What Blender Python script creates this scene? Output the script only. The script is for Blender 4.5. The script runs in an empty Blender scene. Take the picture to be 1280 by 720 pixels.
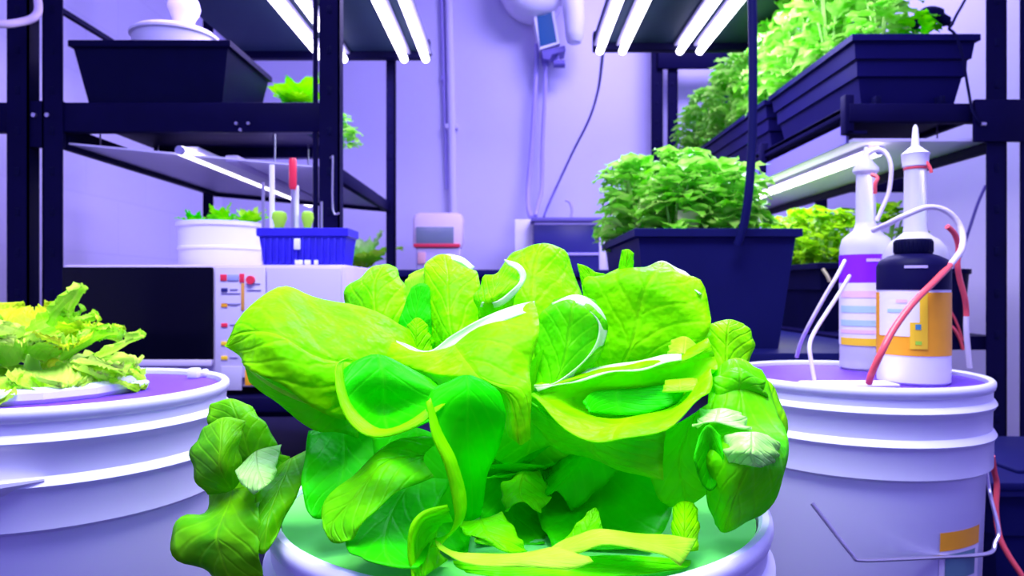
import bpy, bmesh, math, random
from mathutils import Vector, Matrix, noise
PI = math.pi
sc = bpy.context.scene
COL = sc.collection
H = 0.48          # camera height above the floor
F = 900.0         # focal length in photo pixels (1280 wide)

def P(px, py, d):
    return Vector(((px-640)/F*d, d, H+(360-py)/F*d))

# ------------------------------------------------------------ materials
MATS = {}
def mat(name, col, rough=.5, metal=0, spec=.5, emit=None, estr=0, trans=0, ior=1.45, noise_amt=0, noise_scale=30, bump=0, bscale=80, alpha=1):
    if name in MATS: return MATS[name]
    m = bpy.data.materials.new(name); m.use_nodes = True
    nt = m.node_tree; b = nt.nodes['Principled BSDF']
    b.inputs['Base Color'].default_value = (*col, 1)
    b.inputs['Roughness'].default_value = rough
    b.inputs['Metallic'].default_value = metal
    b.inputs['Specular IOR Level'].default_value = spec
    b.inputs['Transmission Weight'].default_value = trans
    b.inputs['IOR'].default_value = ior
    b.inputs['Alpha'].default_value = alpha
    if emit:
        b.inputs['Emission Color'].default_value = (*emit, 1)
        b.inputs['Emission Strength'].default_value = estr
    tc = nt.nodes.new('ShaderNodeTexCoord')
    if noise_amt:
        n = nt.nodes.new('ShaderNodeTexNoise'); n.inputs['Scale'].default_value = noise_scale
        n.inputs['Detail'].default_value = 4
        nt.links.new(tc.outputs['Object'], n.inputs['Vector'])
        r = nt.nodes.new('ShaderNodeMixRGB'); r.blend_type = 'MIX'
        r.inputs[1].default_value = (*[c*(1-noise_amt) for c in col], 1)
        r.inputs[2].default_value = (*[min(1, c*(1+noise_amt)) for c in col], 1)
        nt.links.new(n.outputs['Fac'], r.inputs[0]); nt.links.new(r.outputs[0], b.inputs['Base Color'])
    if bump:
        n2 = nt.nodes.new('ShaderNodeTexNoise'); n2.inputs['Scale'].default_value = bscale
        nt.links.new(tc.outputs['Object'], n2.inputs['Vector'])
        bp = nt.nodes.new('ShaderNodeBump'); bp.inputs['Strength'].default_value = bump; bp.inputs['Distance'].default_value = .003
        nt.links.new(n2.outputs['Fac'], bp.inputs['Height']); nt.links.new(bp.outputs[0], b.inputs['Normal'])
    MATS[name] = m
    return m

def leaf_mat(name, c1, c2, rough=.42, transl=.4, bump=.5, scale=55, rib=True, spec=.13):
    m = bpy.data.materials.new(name); m.use_nodes = True
    nt = m.node_tree; L = nt.links; b = nt.nodes['Principled BSDF']; out = nt.nodes['Material Output']
    tc = nt.nodes.new('ShaderNodeTexCoord')
    n = nt.nodes.new('ShaderNodeTexNoise'); n.inputs['Scale'].default_value = scale*.55; n.inputs['Detail'].default_value = 3
    L.new(tc.outputs['Object'], n.inputs['Vector'])
    rmp = nt.nodes.new('ShaderNodeValToRGB')
    rmp.color_ramp.elements[0].position = .35; rmp.color_ramp.elements[0].color = (*c1, 1)
    rmp.color_ramp.elements[1].position = .7; rmp.color_ramp.elements[1].color = (*c2, 1)
    L.new(n.outputs['Fac'], rmp.inputs[0])
    colout = rmp.outputs[0]
    n2 = nt.nodes.new('ShaderNodeTexNoise'); n2.inputs['Scale'].default_value = scale*1.6; n2.inputs['Detail'].default_value = 2
    L.new(tc.outputs['Object'], n2.inputs['Vector'])
    hgt = n2.outputs['Fac']
    if rib:
        # the midrib and the side veins run in leaf coordinates (u across, v along)
        sx = nt.nodes.new('ShaderNodeSeparateXYZ'); L.new(tc.outputs['UV'], sx.inputs[0])
        def M(op, a, bv=None, c=None):
            q = nt.nodes.new('ShaderNodeMath'); q.operation = op
            for i, v in enumerate((a, bv, c)):
                if v is None: continue
                if isinstance(v, (int, float)): q.inputs[i].default_value = v
                else: L.new(v, q.inputs[i])
            return q.outputs[0]
        au = M('ABSOLUTE', M('SUBTRACT', sx.outputs[0], .5))
        ph = M('ADD', M('MULTIPLY', M('SUBTRACT', sx.outputs[1], M('MULTIPLY', au, .9)), 34), M('MULTIPLY', n.outputs['Fac'], 5))
        vein = M('POWER', M('ADD', M('MULTIPLY', M('SINE', ph), .5), .5), 9)
        ribf = M('SUBTRACT', 1, M('SMOOTH_MIN', M('MULTIPLY', au, 30), 1, .3))
        vt = M('MAXIMUM', M('MULTIPLY', vein, .14), M('MULTIPLY', ribf, .30))
        mx = nt.nodes.new('ShaderNodeMixRGB'); L.new(vt, mx.inputs[0]); L.new(colout, mx.inputs[1])
        mx.inputs[2].default_value = (min(1, c2[0]*1.25+.05), min(1, c2[1]*1.1+.05), c2[2]+.01, 1)
        colout = mx.outputs[0]
        hgt = M('SUBTRACT', n2.outputs['Fac'], M('MULTIPLY', vt, .8))
    bp = nt.nodes.new('ShaderNodeBump'); bp.inputs['Strength'].default_value = bump; bp.inputs['Distance'].default_value = .004
    L.new(hgt, bp.inputs['Height'])
    L.new(colout, b.inputs['Base Color']); L.new(bp.outputs[0], b.inputs['Normal'])
    b.inputs['Roughness'].default_value = rough; b.inputs['Specular IOR Level'].default_value = spec
    tr = nt.nodes.new('ShaderNodeBsdfTranslucent'); L.new(colout, tr.inputs[0])
    ms = nt.nodes.new('ShaderNodeMixShader'); ms.inputs[0].default_value = transl
    L.new(b.outputs[0], ms.inputs[1]); L.new(tr.outputs[0], ms.inputs[2]); L.new(ms.outputs[0], out.inputs['Surface'])
    MATS[name] = m
    return m

def wall_mat():
    m = bpy.data.materials.new('painted_block_wall'); m.use_nodes = True
    nt = m.node_tree; b = nt.nodes['Principled BSDF']
    tc = nt.nodes.new('ShaderNodeTexCoord')
    sx = nt.nodes.new('ShaderNodeSeparateXYZ'); nt.links.new(tc.outputs['Object'], sx.inputs[0])
    ad = nt.nodes.new('ShaderNodeMath'); ad.operation = 'ADD'
    nt.links.new(sx.outputs[0], ad.inputs[0]); nt.links.new(sx.outputs[1], ad.inputs[1])
    cx = nt.nodes.new('ShaderNodeCombineXYZ'); nt.links.new(ad.outputs[0], cx.inputs[0]); nt.links.new(sx.outputs[2], cx.inputs[1])
    br = nt.nodes.new('ShaderNodeTexBrick'); nt.links.new(cx.outputs[0], br.inputs[0])
    br.inputs['Color1'].default_value = (.74, .69, .93, 1); br.inputs['Color2'].default_value = (.72, .67, .91, 1); br.inputs['Mortar'].default_value = (.70, .65, .90, 1)  # white blocks, with some of the violet light tinted into the colour
    br.inputs['Scale'].default_value = 1; br.inputs['Brick Width'].default_value = .40; br.inputs['Row Height'].default_value = .2
    br.inputs['Mortar Size'].default_value = .006; br.inputs['Mortar Smooth'].default_value = .6
    nt.links.new(br.outputs[0], b.inputs['Base Color']); b.inputs['Roughness'].default_value = .55
    bp = nt.nodes.new('ShaderNodeBump'); bp.inputs['Strength'].default_value = .12; bp.inputs['Distance'].default_value = .003; bp.invert = True
    nt.links.new(br.outputs['Fac'], bp.inputs['Height']); nt.links.new(bp.outputs[0], b.inputs['Normal'])
    MATS['wall'] = m
    return m
wall_mat()
smooth_wall = mat('smooth_wall', (.74, .69, .94), .5, noise_amt=.04, noise_scale=3)  # white wall; its faint violet tint helps the violet light along
black = mat('black_metal', (.004, .003, .034), .5, spec=.05, noise_amt=.3, noise_scale=12)
blackp = mat('black_plastic', (.003, .003, .030), .5, spec=.06, noise_amt=.25, noise_scale=18)
navyp = mat('navy_plastic', (.006, .007, .075), .5, spec=.10, noise_amt=.2, noise_scale=9)
whitep = mat('white_bucket_plastic', (.76, .76, .93), .3, spec=.5, noise_amt=.03, noise_scale=6)
rimw = mat('white_plastic', (.86, .84, .95), .35)
lidp = mat('violet_lit_lid', (.13, .04, .50), .5, spec=.25, noise_amt=.12, noise_scale=14)  # white lid with the violet light put into its base colour
green_lit_lid = mat('mint_reflection_lid', (.16, .78, .14), .7, spec=.03, noise_amt=.1, noise_scale=12)  # white lid; green light from the leaves is painted in as mint
reflector = mat('reflector_white', (.78, .72, .98), .45)
tealp = mat('fixture_grey', (.018, .034, .075), .6, spec=.1, noise_amt=.15, noise_scale=6)
tube_on = mat('tube_glow', (1, 1, 1), .3, emit=(.90, .86, 1.0), estr=6)
tube_warm = mat('tube_glow_warm', (1, 1, 1), .3, emit=(.94, .90, 1.0), estr=4.5)
capm = mat('tube_cap', (.30, .27, .55), .4)
floorm = mat('floor_paint', (.012, .010, .045), .6, spec=.1, noise_amt=.3, noise_scale=8)
red = mat('red_plastic', (.85, .03, .08), .35)
redtube = mat('red_tubing', (.90, .10, .13), .3)
orange = mat('orange_label', (.95, .40, .01), .5, noise_amt=.06, noise_scale=60)
yellow = mat('yellow_label', (.95, .60, .02), .5)
purple = mat('purple_label', (.25, .01, .85), .45)
navyl = mat('navy_label', (.004, .003, .045), .5, spec=.08)
pinkl = mat('pink_label', (.85, .55, .70), .5)
greenl = mat('sage_label', (.42, .62, .62), .5)
cleart = mat('frosted_plastic', (.90, .88, .97), .32, trans=.45, ior=1.2)
whitetube = mat('white_tubing', (.82, .74, .92), .3, trans=.2)
trayblue = mat('tray_blue_black', (.005, .004, .060), .5, spec=.07, noise_amt=.2, noise_scale=9)
bluebask = mat('blue_plastic', (.03, .02, .62), .35, noise_amt=.2, noise_scale=40)
steel = mat('steel', (.55, .52, .65), .3, metal=.9)
lcd = mat('lcd_grey', (.20, .25, .33), .25)
screen = mat('teal_screen', (.0, .07, .22), .3, emit=(.0, .10, .30), estr=.15)
glassb = mat('black_glass', (.002, .002, .010), .15, spec=.12)
lilac = mat('lilac_paint', (.60, .51, .82), .4)
pinkw = mat('pink_white_plastic', (.90, .72, .86), .4)
soilm = mat('soil', (.03, .02, .03), .9, bump=.6)
lime = mat('lime_plastic', (.42, .85, .05), .35)
mid_lav = mat('lavender_pipe', (.45, .38, .85), .45)
darkpipe = mat('dark_violet_cable', (.14, .11, .42), .5)
tag_tan = mat('tan_card', (.70, .62, .34), .6)
greyw = mat('aquarium_plastic', (.03, .028, .20), .3, spec=.2)

young = leaf_mat('young_leaf', (.20, .90, .0), (.37, .98, .0), bump=.8, spec=.05)
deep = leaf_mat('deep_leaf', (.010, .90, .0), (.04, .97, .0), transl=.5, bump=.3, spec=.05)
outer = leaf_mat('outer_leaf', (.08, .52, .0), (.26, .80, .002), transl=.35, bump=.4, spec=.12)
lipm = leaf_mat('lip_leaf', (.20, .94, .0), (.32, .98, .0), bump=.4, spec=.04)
pale_glint = leaf_mat('pale_glint_leaf', (.42, .93, .16), (.64, .98, .36), bump=.8, spec=.3)  # painted highlights on lettuce folds; also the bench lettuce's own pale green
edge = leaf_mat('leaf_edge_glint', (.72, .95, .50), (.85, .99, .70), bump=.2, spec=.3)  # near-white strips that paint highlights along the leaf rims
midg = leaf_mat('mid_leaf', (.08, .80, .0), (.24, .93, .0), bump=.7, spec=.10)
darkg = leaf_mat('dark_leaf', (.012, .72, .0), (.04, .74, .0), transl=.2, bump=.35, spec=.06)  # dark green; on the big lettuce it also paints shade into inner leaves
pale = leaf_mat('pale_leaf', (.38, .94, .01), (.54, .98, .06), bump=.4)
frill = leaf_mat('frilly_leaf', (.38, .90, .01), (.74, .98, .16), scale=40, bump=.7)
frilly_y = leaf_mat('frilly_leaf_yellow', (.50, .82, .01), (.85, .90, .04), scale=40, bump=.7)
bushy = leaf_mat('bushy_leaf', (.16, .76, .005), (.62, .98, .20), rough=.28, scale=60, rib=False, spec=.6)
bushy_y = leaf_mat('bushy_leaf_yellow', (.20, .56, .005), (.40, .76, .01), scale=60, rib=False)
stemm = mat('green_stem', (.35, .65, .10), .5)

# ------------------------------------------------------------ mesh helpers
class MB:
    def __init__(s): s.v = []; s.f = []; s.mi = []; s.uv = {}; s.mats = []
    def m(s, material):
        if material not in s.mats: s.mats.append(material)
        return s.mats.index(material)
    def add(s, vs, fs, material, uvs=None):
        o = len(s.v); k = s.m(material)
        s.v += [tuple(v) for v in vs]
        for f in fs: s.f.append(tuple(i+o for i in f)); s.mi.append(k)
        if uvs:
            for i, u in enumerate(uvs): s.uv[o+i] = u
    def box(s, a, b, material, bev=0.0):
        x0, y0, z0 = a; x1, y1, z1 = b
        if x0 > x1: x0, x1 = x1, x0
        if y0 > y1: y0, y1 = y1, y0
        if z0 > z1: z0, z1 = z1, z0
        e = min(bev, (x1-x0)*.45, (y1-y0)*.45, (z1-z0)*.45)
        if e <= 0:
            vs = [(x, y, z) for z in (z0, z1) for x, y in ((x0, y0), (x1, y0), (x1, y1), (x0, y1))]
            s.add(vs, [(3, 2, 1, 0), (4, 5, 6, 7), (0, 1, 5, 4), (1, 2, 6, 5), (2, 3, 7, 6), (3, 0, 4, 7)], material); return
        bm = bmesh.new(); bmesh.ops.create_cube(bm, size=1)
        for v in bm.verts:
            v.co = Vector((x0 if v.co.x < 0 else x1, y0 if v.co.y < 0 else y1, z0 if v.co.z < 0 else z1))
        bmesh.ops.bevel(bm, geom=bm.edges[:], offset=e, segments=2, affect='EDGES', profile=.5)
        s.bm(bm, material)
    def bm(s, bm, material):
        bm.verts.index_update()
        s.add([v.co for v in bm.verts], [[v.index for v in f.verts] for f in bm.faces], material); bm.free()
    def loftloops(s, loops, material, cap=True):
        n = len(loops[0]); vs = [p for l in loops for p in l]; fs = []
        for i in range(len(loops)-1):
            for j in range(n):
                fs.append((i*n+j, i*n+(j+1) % n, (i+1)*n+(j+1) % n, (i+1)*n+j))
        if cap:
            fs.append(tuple(range(n-1, -1, -1))); fs.append(tuple((len(loops)-1)*n+j for j in range(n)))
        s.add(vs, fs, material)
    def lathe(s, prof, c, material, n=48, cap=True):
        s.loftloops([[(c[0]+r*math.cos(2*PI*j/n), c[1]+r*math.sin(2*PI*j/n), c[2]+z) for j in range(n)] for r, z in prof], material, cap)
    def tube(s, pts, r, material, n=10, cap=True, res=0):
        pts = [Vector(p) for p in pts]
        if res: pts = cr(pts, res)
        rs = r if isinstance(r, (list, tuple)) else None
        loops = []; up = Vector((0, 0, 1))
        for i, p in enumerate(pts):
            d = (pts[min(i+1, len(pts)-1)]-pts[max(i-1, 0)]).normalized()
            if i == 0:
                up = Vector((0, 0, 1)) if abs(d.z) < .9 else Vector((0, 1, 0))
            a = d.cross(up).normalized(); up = a.cross(d).normalized()
            rr = rs[min(len(rs)-1, int(i*len(rs)/len(pts)))] if rs else r
            loops.append([p+(a*math.cos(2*PI*j/n)+up*math.sin(2*PI*j/n))*rr for j in range(n)])
        s.loftloops(loops, material, cap)
    def build(s, name, parent=None, smooth=True, ang=40):
        me = bpy.data.meshes.new(name); me.from_pydata(s.v, [], s.f)
        for k in s.mats: me.materials.append(k)
        for p, k in zip(me.polygons, s.mi): p.material_index = k
        if s.uv:
            ul = me.uv_layers.new(name='UVMap')
            for lp in me.loops:
                ul.data[lp.index].uv = s.uv.get(lp.vertex_index, (0, 0))
        me.update()
        bm = bmesh.new(); bm.from_mesh(me); bmesh.ops.recalc_face_normals(bm, faces=bm.faces[:]) if not s.uv else None
        bm.to_mesh(me); bm.free()
        if smooth:
            for p in me.polygons: p.use_smooth = True
            if ang and hasattr(me, 'set_sharp_from_angle'): me.set_sharp_from_angle(angle=math.radians(ang))
        o = bpy.data.objects.new(name, me); COL.objects.link(o)
        if parent:
            o.parent = parent; o.matrix_parent_inverse.identity()
            # parts are modelled in world coordinates: shift them into the parent's space
            q = parent; off = Vector((0, 0, 0))
            while q: off += q.location; q = q.parent
            me.transform(Matrix.Translation(-off))
        return o

def cr(pts, n):
    out = []
    m = len(pts)
    for i in range(m-1):
        p0, p1, p2, p3 = pts[max(i-1, 0)], pts[i], pts[i+1], pts[min(i+2, m-1)]
        for k in range(n):
            t = k/n
            out.append(.5*((2*p1)+(p2-p0)*t+(2*p0-5*p1+4*p2-p3)*t*t+(3*p1-p0-3*p2+p3)*t*t*t))
    out.append(pts[-1].copy())
    return out
def cr_at(pts, n):
    """n points evenly spread in parameter over the whole curve"""
    m = len(pts)
    if m == 1: return [pts[0].copy() for _ in range(n)]
    out = []
    for k in range(n):
        g = k/(n-1)*(m-1); i = min(int(g), m-2); t = g-i
        p0, p1, p2, p3 = pts[max(i-1, 0)], pts[i], pts[i+1], pts[min(i+2, m-1)]
        if i == 0: p0 = 2*p1-p2
        if i == m-2: p3 = 2*p2-p1
        out.append(.5*((2*p1)+(p2-p0)*t+(2*p0-5*p1+4*p2-p3)*t*t+(3*p1-p0-3*p2+p3)*t*t*t))
    return out

def tag(o, label=None, cat=None, group=None, kind=None):
    if label: o['label'] = label
    if cat: o['category'] = cat
    if group: o['group'] = group
    if kind: o['kind'] = kind
    return o
def thing(name, label, cat, loc=(0, 0, 0), group=None):
    o = bpy.data.objects.new(name, None); COL.objects.link(o); o.location = loc
    o.empty_display_size = .05
    return tag(o, label, cat, group)
def one(name, mb, label, cat, group=None, **k):
    return tag(mb.build(name, **k), label, cat, group)
def simple(name, boxes, material, parent=None, bev=.002):
    m = MB()
    for a, b in boxes: m.box(a, b, material, bev)
    return m.build(name, parent)
def children(o): return [c for c in bpy.data.objects if c.parent == o]
def copy_tree(o, parent=None):
    c = o.copy(); COL.objects.link(c)
    if parent: c.parent = parent
    for ch in children(o):
        copy_tree(ch, c)
    return c

# ------------------------------------------------------------ setting
def struct(name, mb): return tag(mb.build(name, smooth=False), kind='structure')
m = MB(); m.box((-1.55, -.6, -.1), (1.55, 3.7, 0), floorm); struct('floor', m)
m = MB(); m.box((-1.55, 3.6, 0), (1.55, 3.7, 2.4), smooth_wall); struct('wall_back', m)
m = MB(); m.box((-1.55, -.6, 0), (-1.45, 3.6, 2.4), MATS['wall']); struct('wall_left', m)
m = MB(); m.box((1.45, -.6, 0), (1.55, 3.6, 2.4), smooth_wall); struct('wall_right', m)
m = MB(); m.box((-1.55, -.6, 2.4), (1.55, 3.7, 2.5), smooth_wall); struct('ceiling', m)

# ------------------------------------------------------------ buckets
def bucket(name, label, x, y, top, group=None, lidmat=lidp, lid_drop=.006):
    t = thing(name, label, 'bucket', (x, y, 0))
    z = top
    prof = [(.05, 0), (.128, 0), (.131, .004), (.1405, z-.105), (.1415, z-.101), (.1475, z-.097), (.1480, z-.068),
            (.1490, z-.066), (.1512, z-.062), (.1490, z-.058), (.1465, z-.055), (.1470, z-.034), (.1495, z-.031), (.1515, z-.027),
            (.1495, z-.023), (.1472, z-.021), (.1475, z-.012), (.1495, z-.010), (.1505, z-.006), (.1500, z-.002), (.1480, z),
            (.1445, z), (.1425, z-.002), (.1420, z-.010), (.1415, z-.03), (.125, .006), (.05, .006)]
    b = MB(); b.lathe(prof, (x, y, 0), whitep, 96); b.build('body', t)
    l = MB(); zl = z-lid_drop
    l.lathe([(.02, zl-.004), (.1412, zl-.004), (.1412, zl), (.02, zl)], (x, y, 0), lidmat, 72); l.build('lid', t)
    return t
BR = (.425, .90); TR = H-.105
b = bucket('bucket', 'white plastic bucket on the right carrying nutrient bottles on its lid', *BR, TR)
# wire bail hanging down the front and the ears it hooks into
def ear(t, x, y, z, ang):
    e = MB(); cx, cy = x+.1485*math.cos(ang), y+.1485*math.sin(ang)
    mm = MB()
    mm.tube([(x+.139*math.cos(ang), y+.139*math.sin(ang), z), (x+.156*math.cos(ang), y+.156*math.sin(ang), z)], .013, rimw, 20)
    return mm.build('ear', t)
ear(b, *BR, TR-.112, math.radians(2)); ear(b, *BR, TR-.112, math.radians(182))
hb = MB()
bp = [(1233, 590, .88), (1238, 620, .87), (1248, 662, .81), (1244, 678, .80), (1235, 692, .79), (1180, 696, .765), (1120, 699, .738), (1075, 700, .722), (1066, 694, .722), (1042, 664, .732), (1015, 629, .742)]
hb.tube([P(*q) for q in bp], .0022, steel, 8, res=5); hb.build('bail_handle', b)
# sticker wraps the curved body
st = MB()
def onbody(a, z, off, top=TR, c=BR):
    r = .131+(.1405-.131)*z/(top-.105)+off
    return (c[0]+r*math.cos(a), c[1]+r*math.sin(a), z)
def patch(mb, a0, a1, z0, z1, off, material, n=8, skew=0):
    vs = []
    for i in range(n+1):
        a = math.radians(a0+(a1-a0)*i/n)
        vs += [onbody(a, z0+skew*i/n, off), onbody(a, z1+skew*i/n, off)]
    mb.add(vs, [(2*i, 2*i+2, 2*i+3, 2*i+1) for i in range(n)], material)
a0, a1 = -78, -50
patch(st, a0, a1, .10, .220, .0006, mat('sticker_white', (.80, .74, .85), .5))
patch(st, a0, a1, .200, .220, .0010, orange)
patch(st, a0+3, a1-4, .168, .196, .0010, mat('sticker_teal', (.10, .22, .28), .5))
for k, (u0, u1) in enumerate(((3, 7), (8.5, 11.5), (13, 18), (19.5, 22.5))):
    patch(st, a0+u0, a0+u1, .130+.004*(k % 2), .150+.003*(k % 3), .0010, mat('sticker_blue', (.06, .10, .30), .5), 2)
st.build('sticker', b)

BL = (-.436, .70); TL = H-.094
b2 = bucket('bucket', 'white plastic bucket at left with a frilly lettuce in its lid', *BL, TL)
cl = MB(); q = P(245, 470, .80); cl.box((q.x-.008, .80-.006, TL-.006), (q.x+.004, .806, TL+.005), rimw, .002); cl.box((q.x+.003, .806, TL-.006), (q.x+.010, .812, TL+.003), rimw, .002)
cl.build('lid_clip', b2)
hm = MB(); loops = []
for k in range(15):
    a = math.radians(-63-k*5); tw = min(1, k/2.5)
    zc = TL-.057; h_ = .003+.010*tw; r0, r1 = .1475, .150+.008*tw
    loops.append([(BL[0]+r*math.cos(a), BL[1]+r*math.sin(a), z) for r, z in ((r0, zc-h_), (r1, zc-h_*.2), (r1, zc+.001), (r0, zc+.001))])
hm.loftloops(loops, rimw); hm.build('bail_handle', b2)

BC = (.004, .451); TC = H-.129
b3 = bucket('bucket', 'white plastic bucket at front centre holding the big green lettuce', *BC, TC, lidmat=green_lit_lid, lid_drop=.005)

# ------------------------------------------------------------ the big lettuce
lett = thing('lettuce', 'large bright green butterhead lettuce growing from the front bucket', 'lettuce', (BC[0], BC[1], TC-.004))
rnd = random.Random(5)
def leaf(rows, material=midg, ruff=.0016, nu=15, nv=19, seed=None, freq=42, thick=.0006):
    seed = rnd.random()*100 if seed is None else seed
    R = [cr_at([P(*p) for p in r], nu) for r in rows]
    G = []
    for j in range(nu):
        G.append(cr_at([R[i][j] for i in range(len(R))], nv))
    vs = []; uv = []
    for i in range(nv):
        for j in range(nu):
            p = G[j][i].copy()
            a = G[min(j+1, nu-1)][i]-G[max(j-1, 0)][i]; c = G[j][min(i+1, nv-1)]-G[j][max(i-1, 0)]
            n = a.cross(c)
            n = n.normalized() if n.length > 1e-9 else Vector((0, -1, 0))
            u = j/(nu-1); v = i/(nv-1); e = abs(u-.5)*2
            w = .35+.65*max(e*e, v*v)
            p += n*ruff*w*2.0*noise.noise(Vector((p.x*freq+seed, p.y*freq, p.z*freq)))
            p += n*ruff*.55*(e**3)*math.sin(v*17+seed*3)
            vs.append(p); uv.append((u, v))
    fs = [(i*nu+j, i*nu+j+1, (i+1)*nu+j+1, (i+1)*nu+j) for i in range(nv-1) for j in range(nu-1)]
    mb = MB(); mb.add(vs, fs, material, uv)
    o = mb.build('leaf', lett, ang=0)
    s = o.modifiers.new('thickness', 'SOLIDIFY'); s.thickness = thick; s.offset = 0
    return o
# --- back leaves
leaf([[(440,440,.50),(475,445,.48),(505,440,.49)],[(433,400,.51),(470,395,.49),(508,395,.50)],[(431,366,.525),(468,355,.505),(507,365,.515)],[(450,345,.535),(478,336,.52),(500,346,.53)],[(470,333,.545),(484,330,.54),(494,334,.54)]], young)
leaf([[(500,410,.53),(515,405,.53),(528,400,.53)],[(505,362,.535),(516,358,.535),(530,352,.535)],[(512,345,.54),(520,340,.54),(531,336,.54)]], pale)
leaf([[(560,470,.46),(580,470,.45),(610,460,.46)],[(535,420,.48),(565,415,.46),(603,420,.47)],[(530,370,.495),(560,365,.48),(602,370,.49)],[(530,337,.505),(560,340,.495),(598,346,.50)],[(533,325,.520),(556,320,.518),(590,334,.518)]], young)
leaf([[(640,480,.46),(675,480,.45),(720,470,.46)],[(612,420,.48),(665,420,.46),(735,420,.48)],[(614,375,.495),(665,370,.475),(735,390,.495)],[(622,340,.51),(668,335,.495),(724,355,.51)],[(638,317,.52),(675,308,.51),(710,323,.52)],[(655,311,.525),(676,305,.52),(694,309,.525)]], young, nu=19)
leaf([[(600,400,.455),(615,395,.45),(640,385,.455)],[(595,372,.46),(615,372,.445),(650,355,.46)],[(605,350,.47),(622,352,.46),(652,338,.47)],[(625,338,.475),(633,329,.475),(645,328,.475)]], young, ruff=.003)
leaf([[(735,470,.485),(760,490,.48),(800,470,.478)],[(728,410,.49),(790,430,.475),(850,440,.468)],[(730,370,.495),(800,385,.478),(880,425,.465)],[(735,345,.50),(810,355,.48),(889,398,.465)],[(775,340,.51),(825,336,.495),(880,362,.48)],[(803,334,.515),(828,328,.51),(852,338,.50)]], young, ruff=.0024, nu=21, nv=21)
leaf([[(762,378,.50),(778,375,.50),(795,372,.50)],[(772,340,.505),(782,340,.503),(792,338,.505)],[(777,313,.508),(785,312,.508),(792,317,.508)]], young)
leaf([[(733,405,.50),(745,402,.50),(760,395,.50)],[(728,362,.505),(742,356,.505),(762,350,.505)],[(722,329,.508),(732,332,.508),(745,339,.508)]], young)
leaf([[(880,480,.46),(905,480,.45),(930,470,.46)],[(878,440,.47),(908,435,.46),(940,440,.47)],[(884,415,.475),(910,410,.465),(940,420,.475)],[(893,401,.48),(913,397,.475),(931,404,.48)]], young)
# --- heart
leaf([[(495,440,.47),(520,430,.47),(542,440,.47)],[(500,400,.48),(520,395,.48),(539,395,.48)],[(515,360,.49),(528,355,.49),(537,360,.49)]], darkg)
leaf([[(498,446,.455),(520,448,.45),(540,446,.455)],[(505,420,.46),(520,415,.455),(537,420,.46)],[(512,402,.465),(522,397,.463),(532,403,.465)]], young)
leaf([[(668,490,.44),(690,492,.425),(705,488,.43)],[(668,450,.445),(705,450,.43),(738,455,.44)],[(670,410,.45),(712,412,.435),(756,425,.45)],[(678,388,.452),(715,384,.440),(756,400,.452)],[(693,376,.462),(720,370,.458),(742,380,.462)]], midg)
# --- left big leaf and the fold under it
leaf([[(525,495,.445),(532,460,.455),(540,430,.475)],[(495,508,.42),(505,460,.43),(518,415,.46)],[(440,525,.39),(450,455,.40),(480,398,.45)],[(400,512,.375),(400,445,.385),(430,378,.445)],[(355,482,.37),(350,420,.38),(385,364,.435)],[(312,460,.38),(320,415,.385),(350,362,.425)],[(294,444,.39),(299,418,.392),(315,385,.408)],[(285,433,.395),(287,428,.395),(292,415,.397)]], young, ruff=.0042, freq=26, nu=21, nv=23)
leaf([[(450,548,.41),(445,500,.41),(440,470,.40)],[(418,540,.39),(410,505,.39),(400,480,.385)],[(393,538,.385),(375,500,.382),(360,472,.38)],[(345,503,.385),(335,485,.384),(325,462,.385)],[(310,478,.39),(306,466,.39),(302,452,.39)]], midg)
# --- pouch with its lip
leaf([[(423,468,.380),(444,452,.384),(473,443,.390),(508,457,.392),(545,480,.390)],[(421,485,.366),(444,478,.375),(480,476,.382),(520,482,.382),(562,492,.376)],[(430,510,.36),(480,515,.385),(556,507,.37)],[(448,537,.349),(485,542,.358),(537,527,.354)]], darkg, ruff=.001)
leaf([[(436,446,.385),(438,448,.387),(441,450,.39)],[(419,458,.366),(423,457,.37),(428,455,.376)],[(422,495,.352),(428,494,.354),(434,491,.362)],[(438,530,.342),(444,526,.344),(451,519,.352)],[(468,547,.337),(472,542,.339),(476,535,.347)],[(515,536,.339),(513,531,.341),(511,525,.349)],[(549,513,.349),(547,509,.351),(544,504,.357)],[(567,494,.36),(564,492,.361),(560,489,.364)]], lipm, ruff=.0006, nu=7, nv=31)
# --- centre fold
leaf([[(478,422,.44),(535,441,.42),(600,404,.42),(666,380,.43)],[(473,426,.435),(537,447,.405),(602,412,.405),(671,386,.415)],[(482,449,.42),(555,466,.385),(615,440,.385),(674,412,.40)],[(540,482,.40),(580,474,.375),(625,475,.372),(664,455,.385)],[(610,500,.385),(630,500,.37),(648,495,.365),(661,490,.37)],[(634,545,.37),(645,553,.36),(653,556,.36),(662,548,.365)]], young, nu=21, nv=23)
# --- dark oval in front and its lip
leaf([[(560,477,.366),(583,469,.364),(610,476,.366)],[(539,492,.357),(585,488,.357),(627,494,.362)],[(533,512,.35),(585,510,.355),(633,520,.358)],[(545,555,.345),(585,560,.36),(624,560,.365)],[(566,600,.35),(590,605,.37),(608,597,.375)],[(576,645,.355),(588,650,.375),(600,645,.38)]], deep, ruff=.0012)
leaf([[(533,502,.345),(536,500,.346),(539,497,.35)],[(540,545,.337),(545,543,.338),(550,540,.343)],[(555,580,.334),(562,578,.335),(571,574,.341)],[(566,625,.333),(573,622,.334),(581,617,.341)],[(567,655,.333),(573,653,.334),(579,649,.341)],[(550,679,.333),(553,675,.335),(558,667,.341)],[(538,684,.334),(540,680,.336),(543,674,.341)]], lipm, ruff=.0008, nu=7, nv=31)
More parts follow.
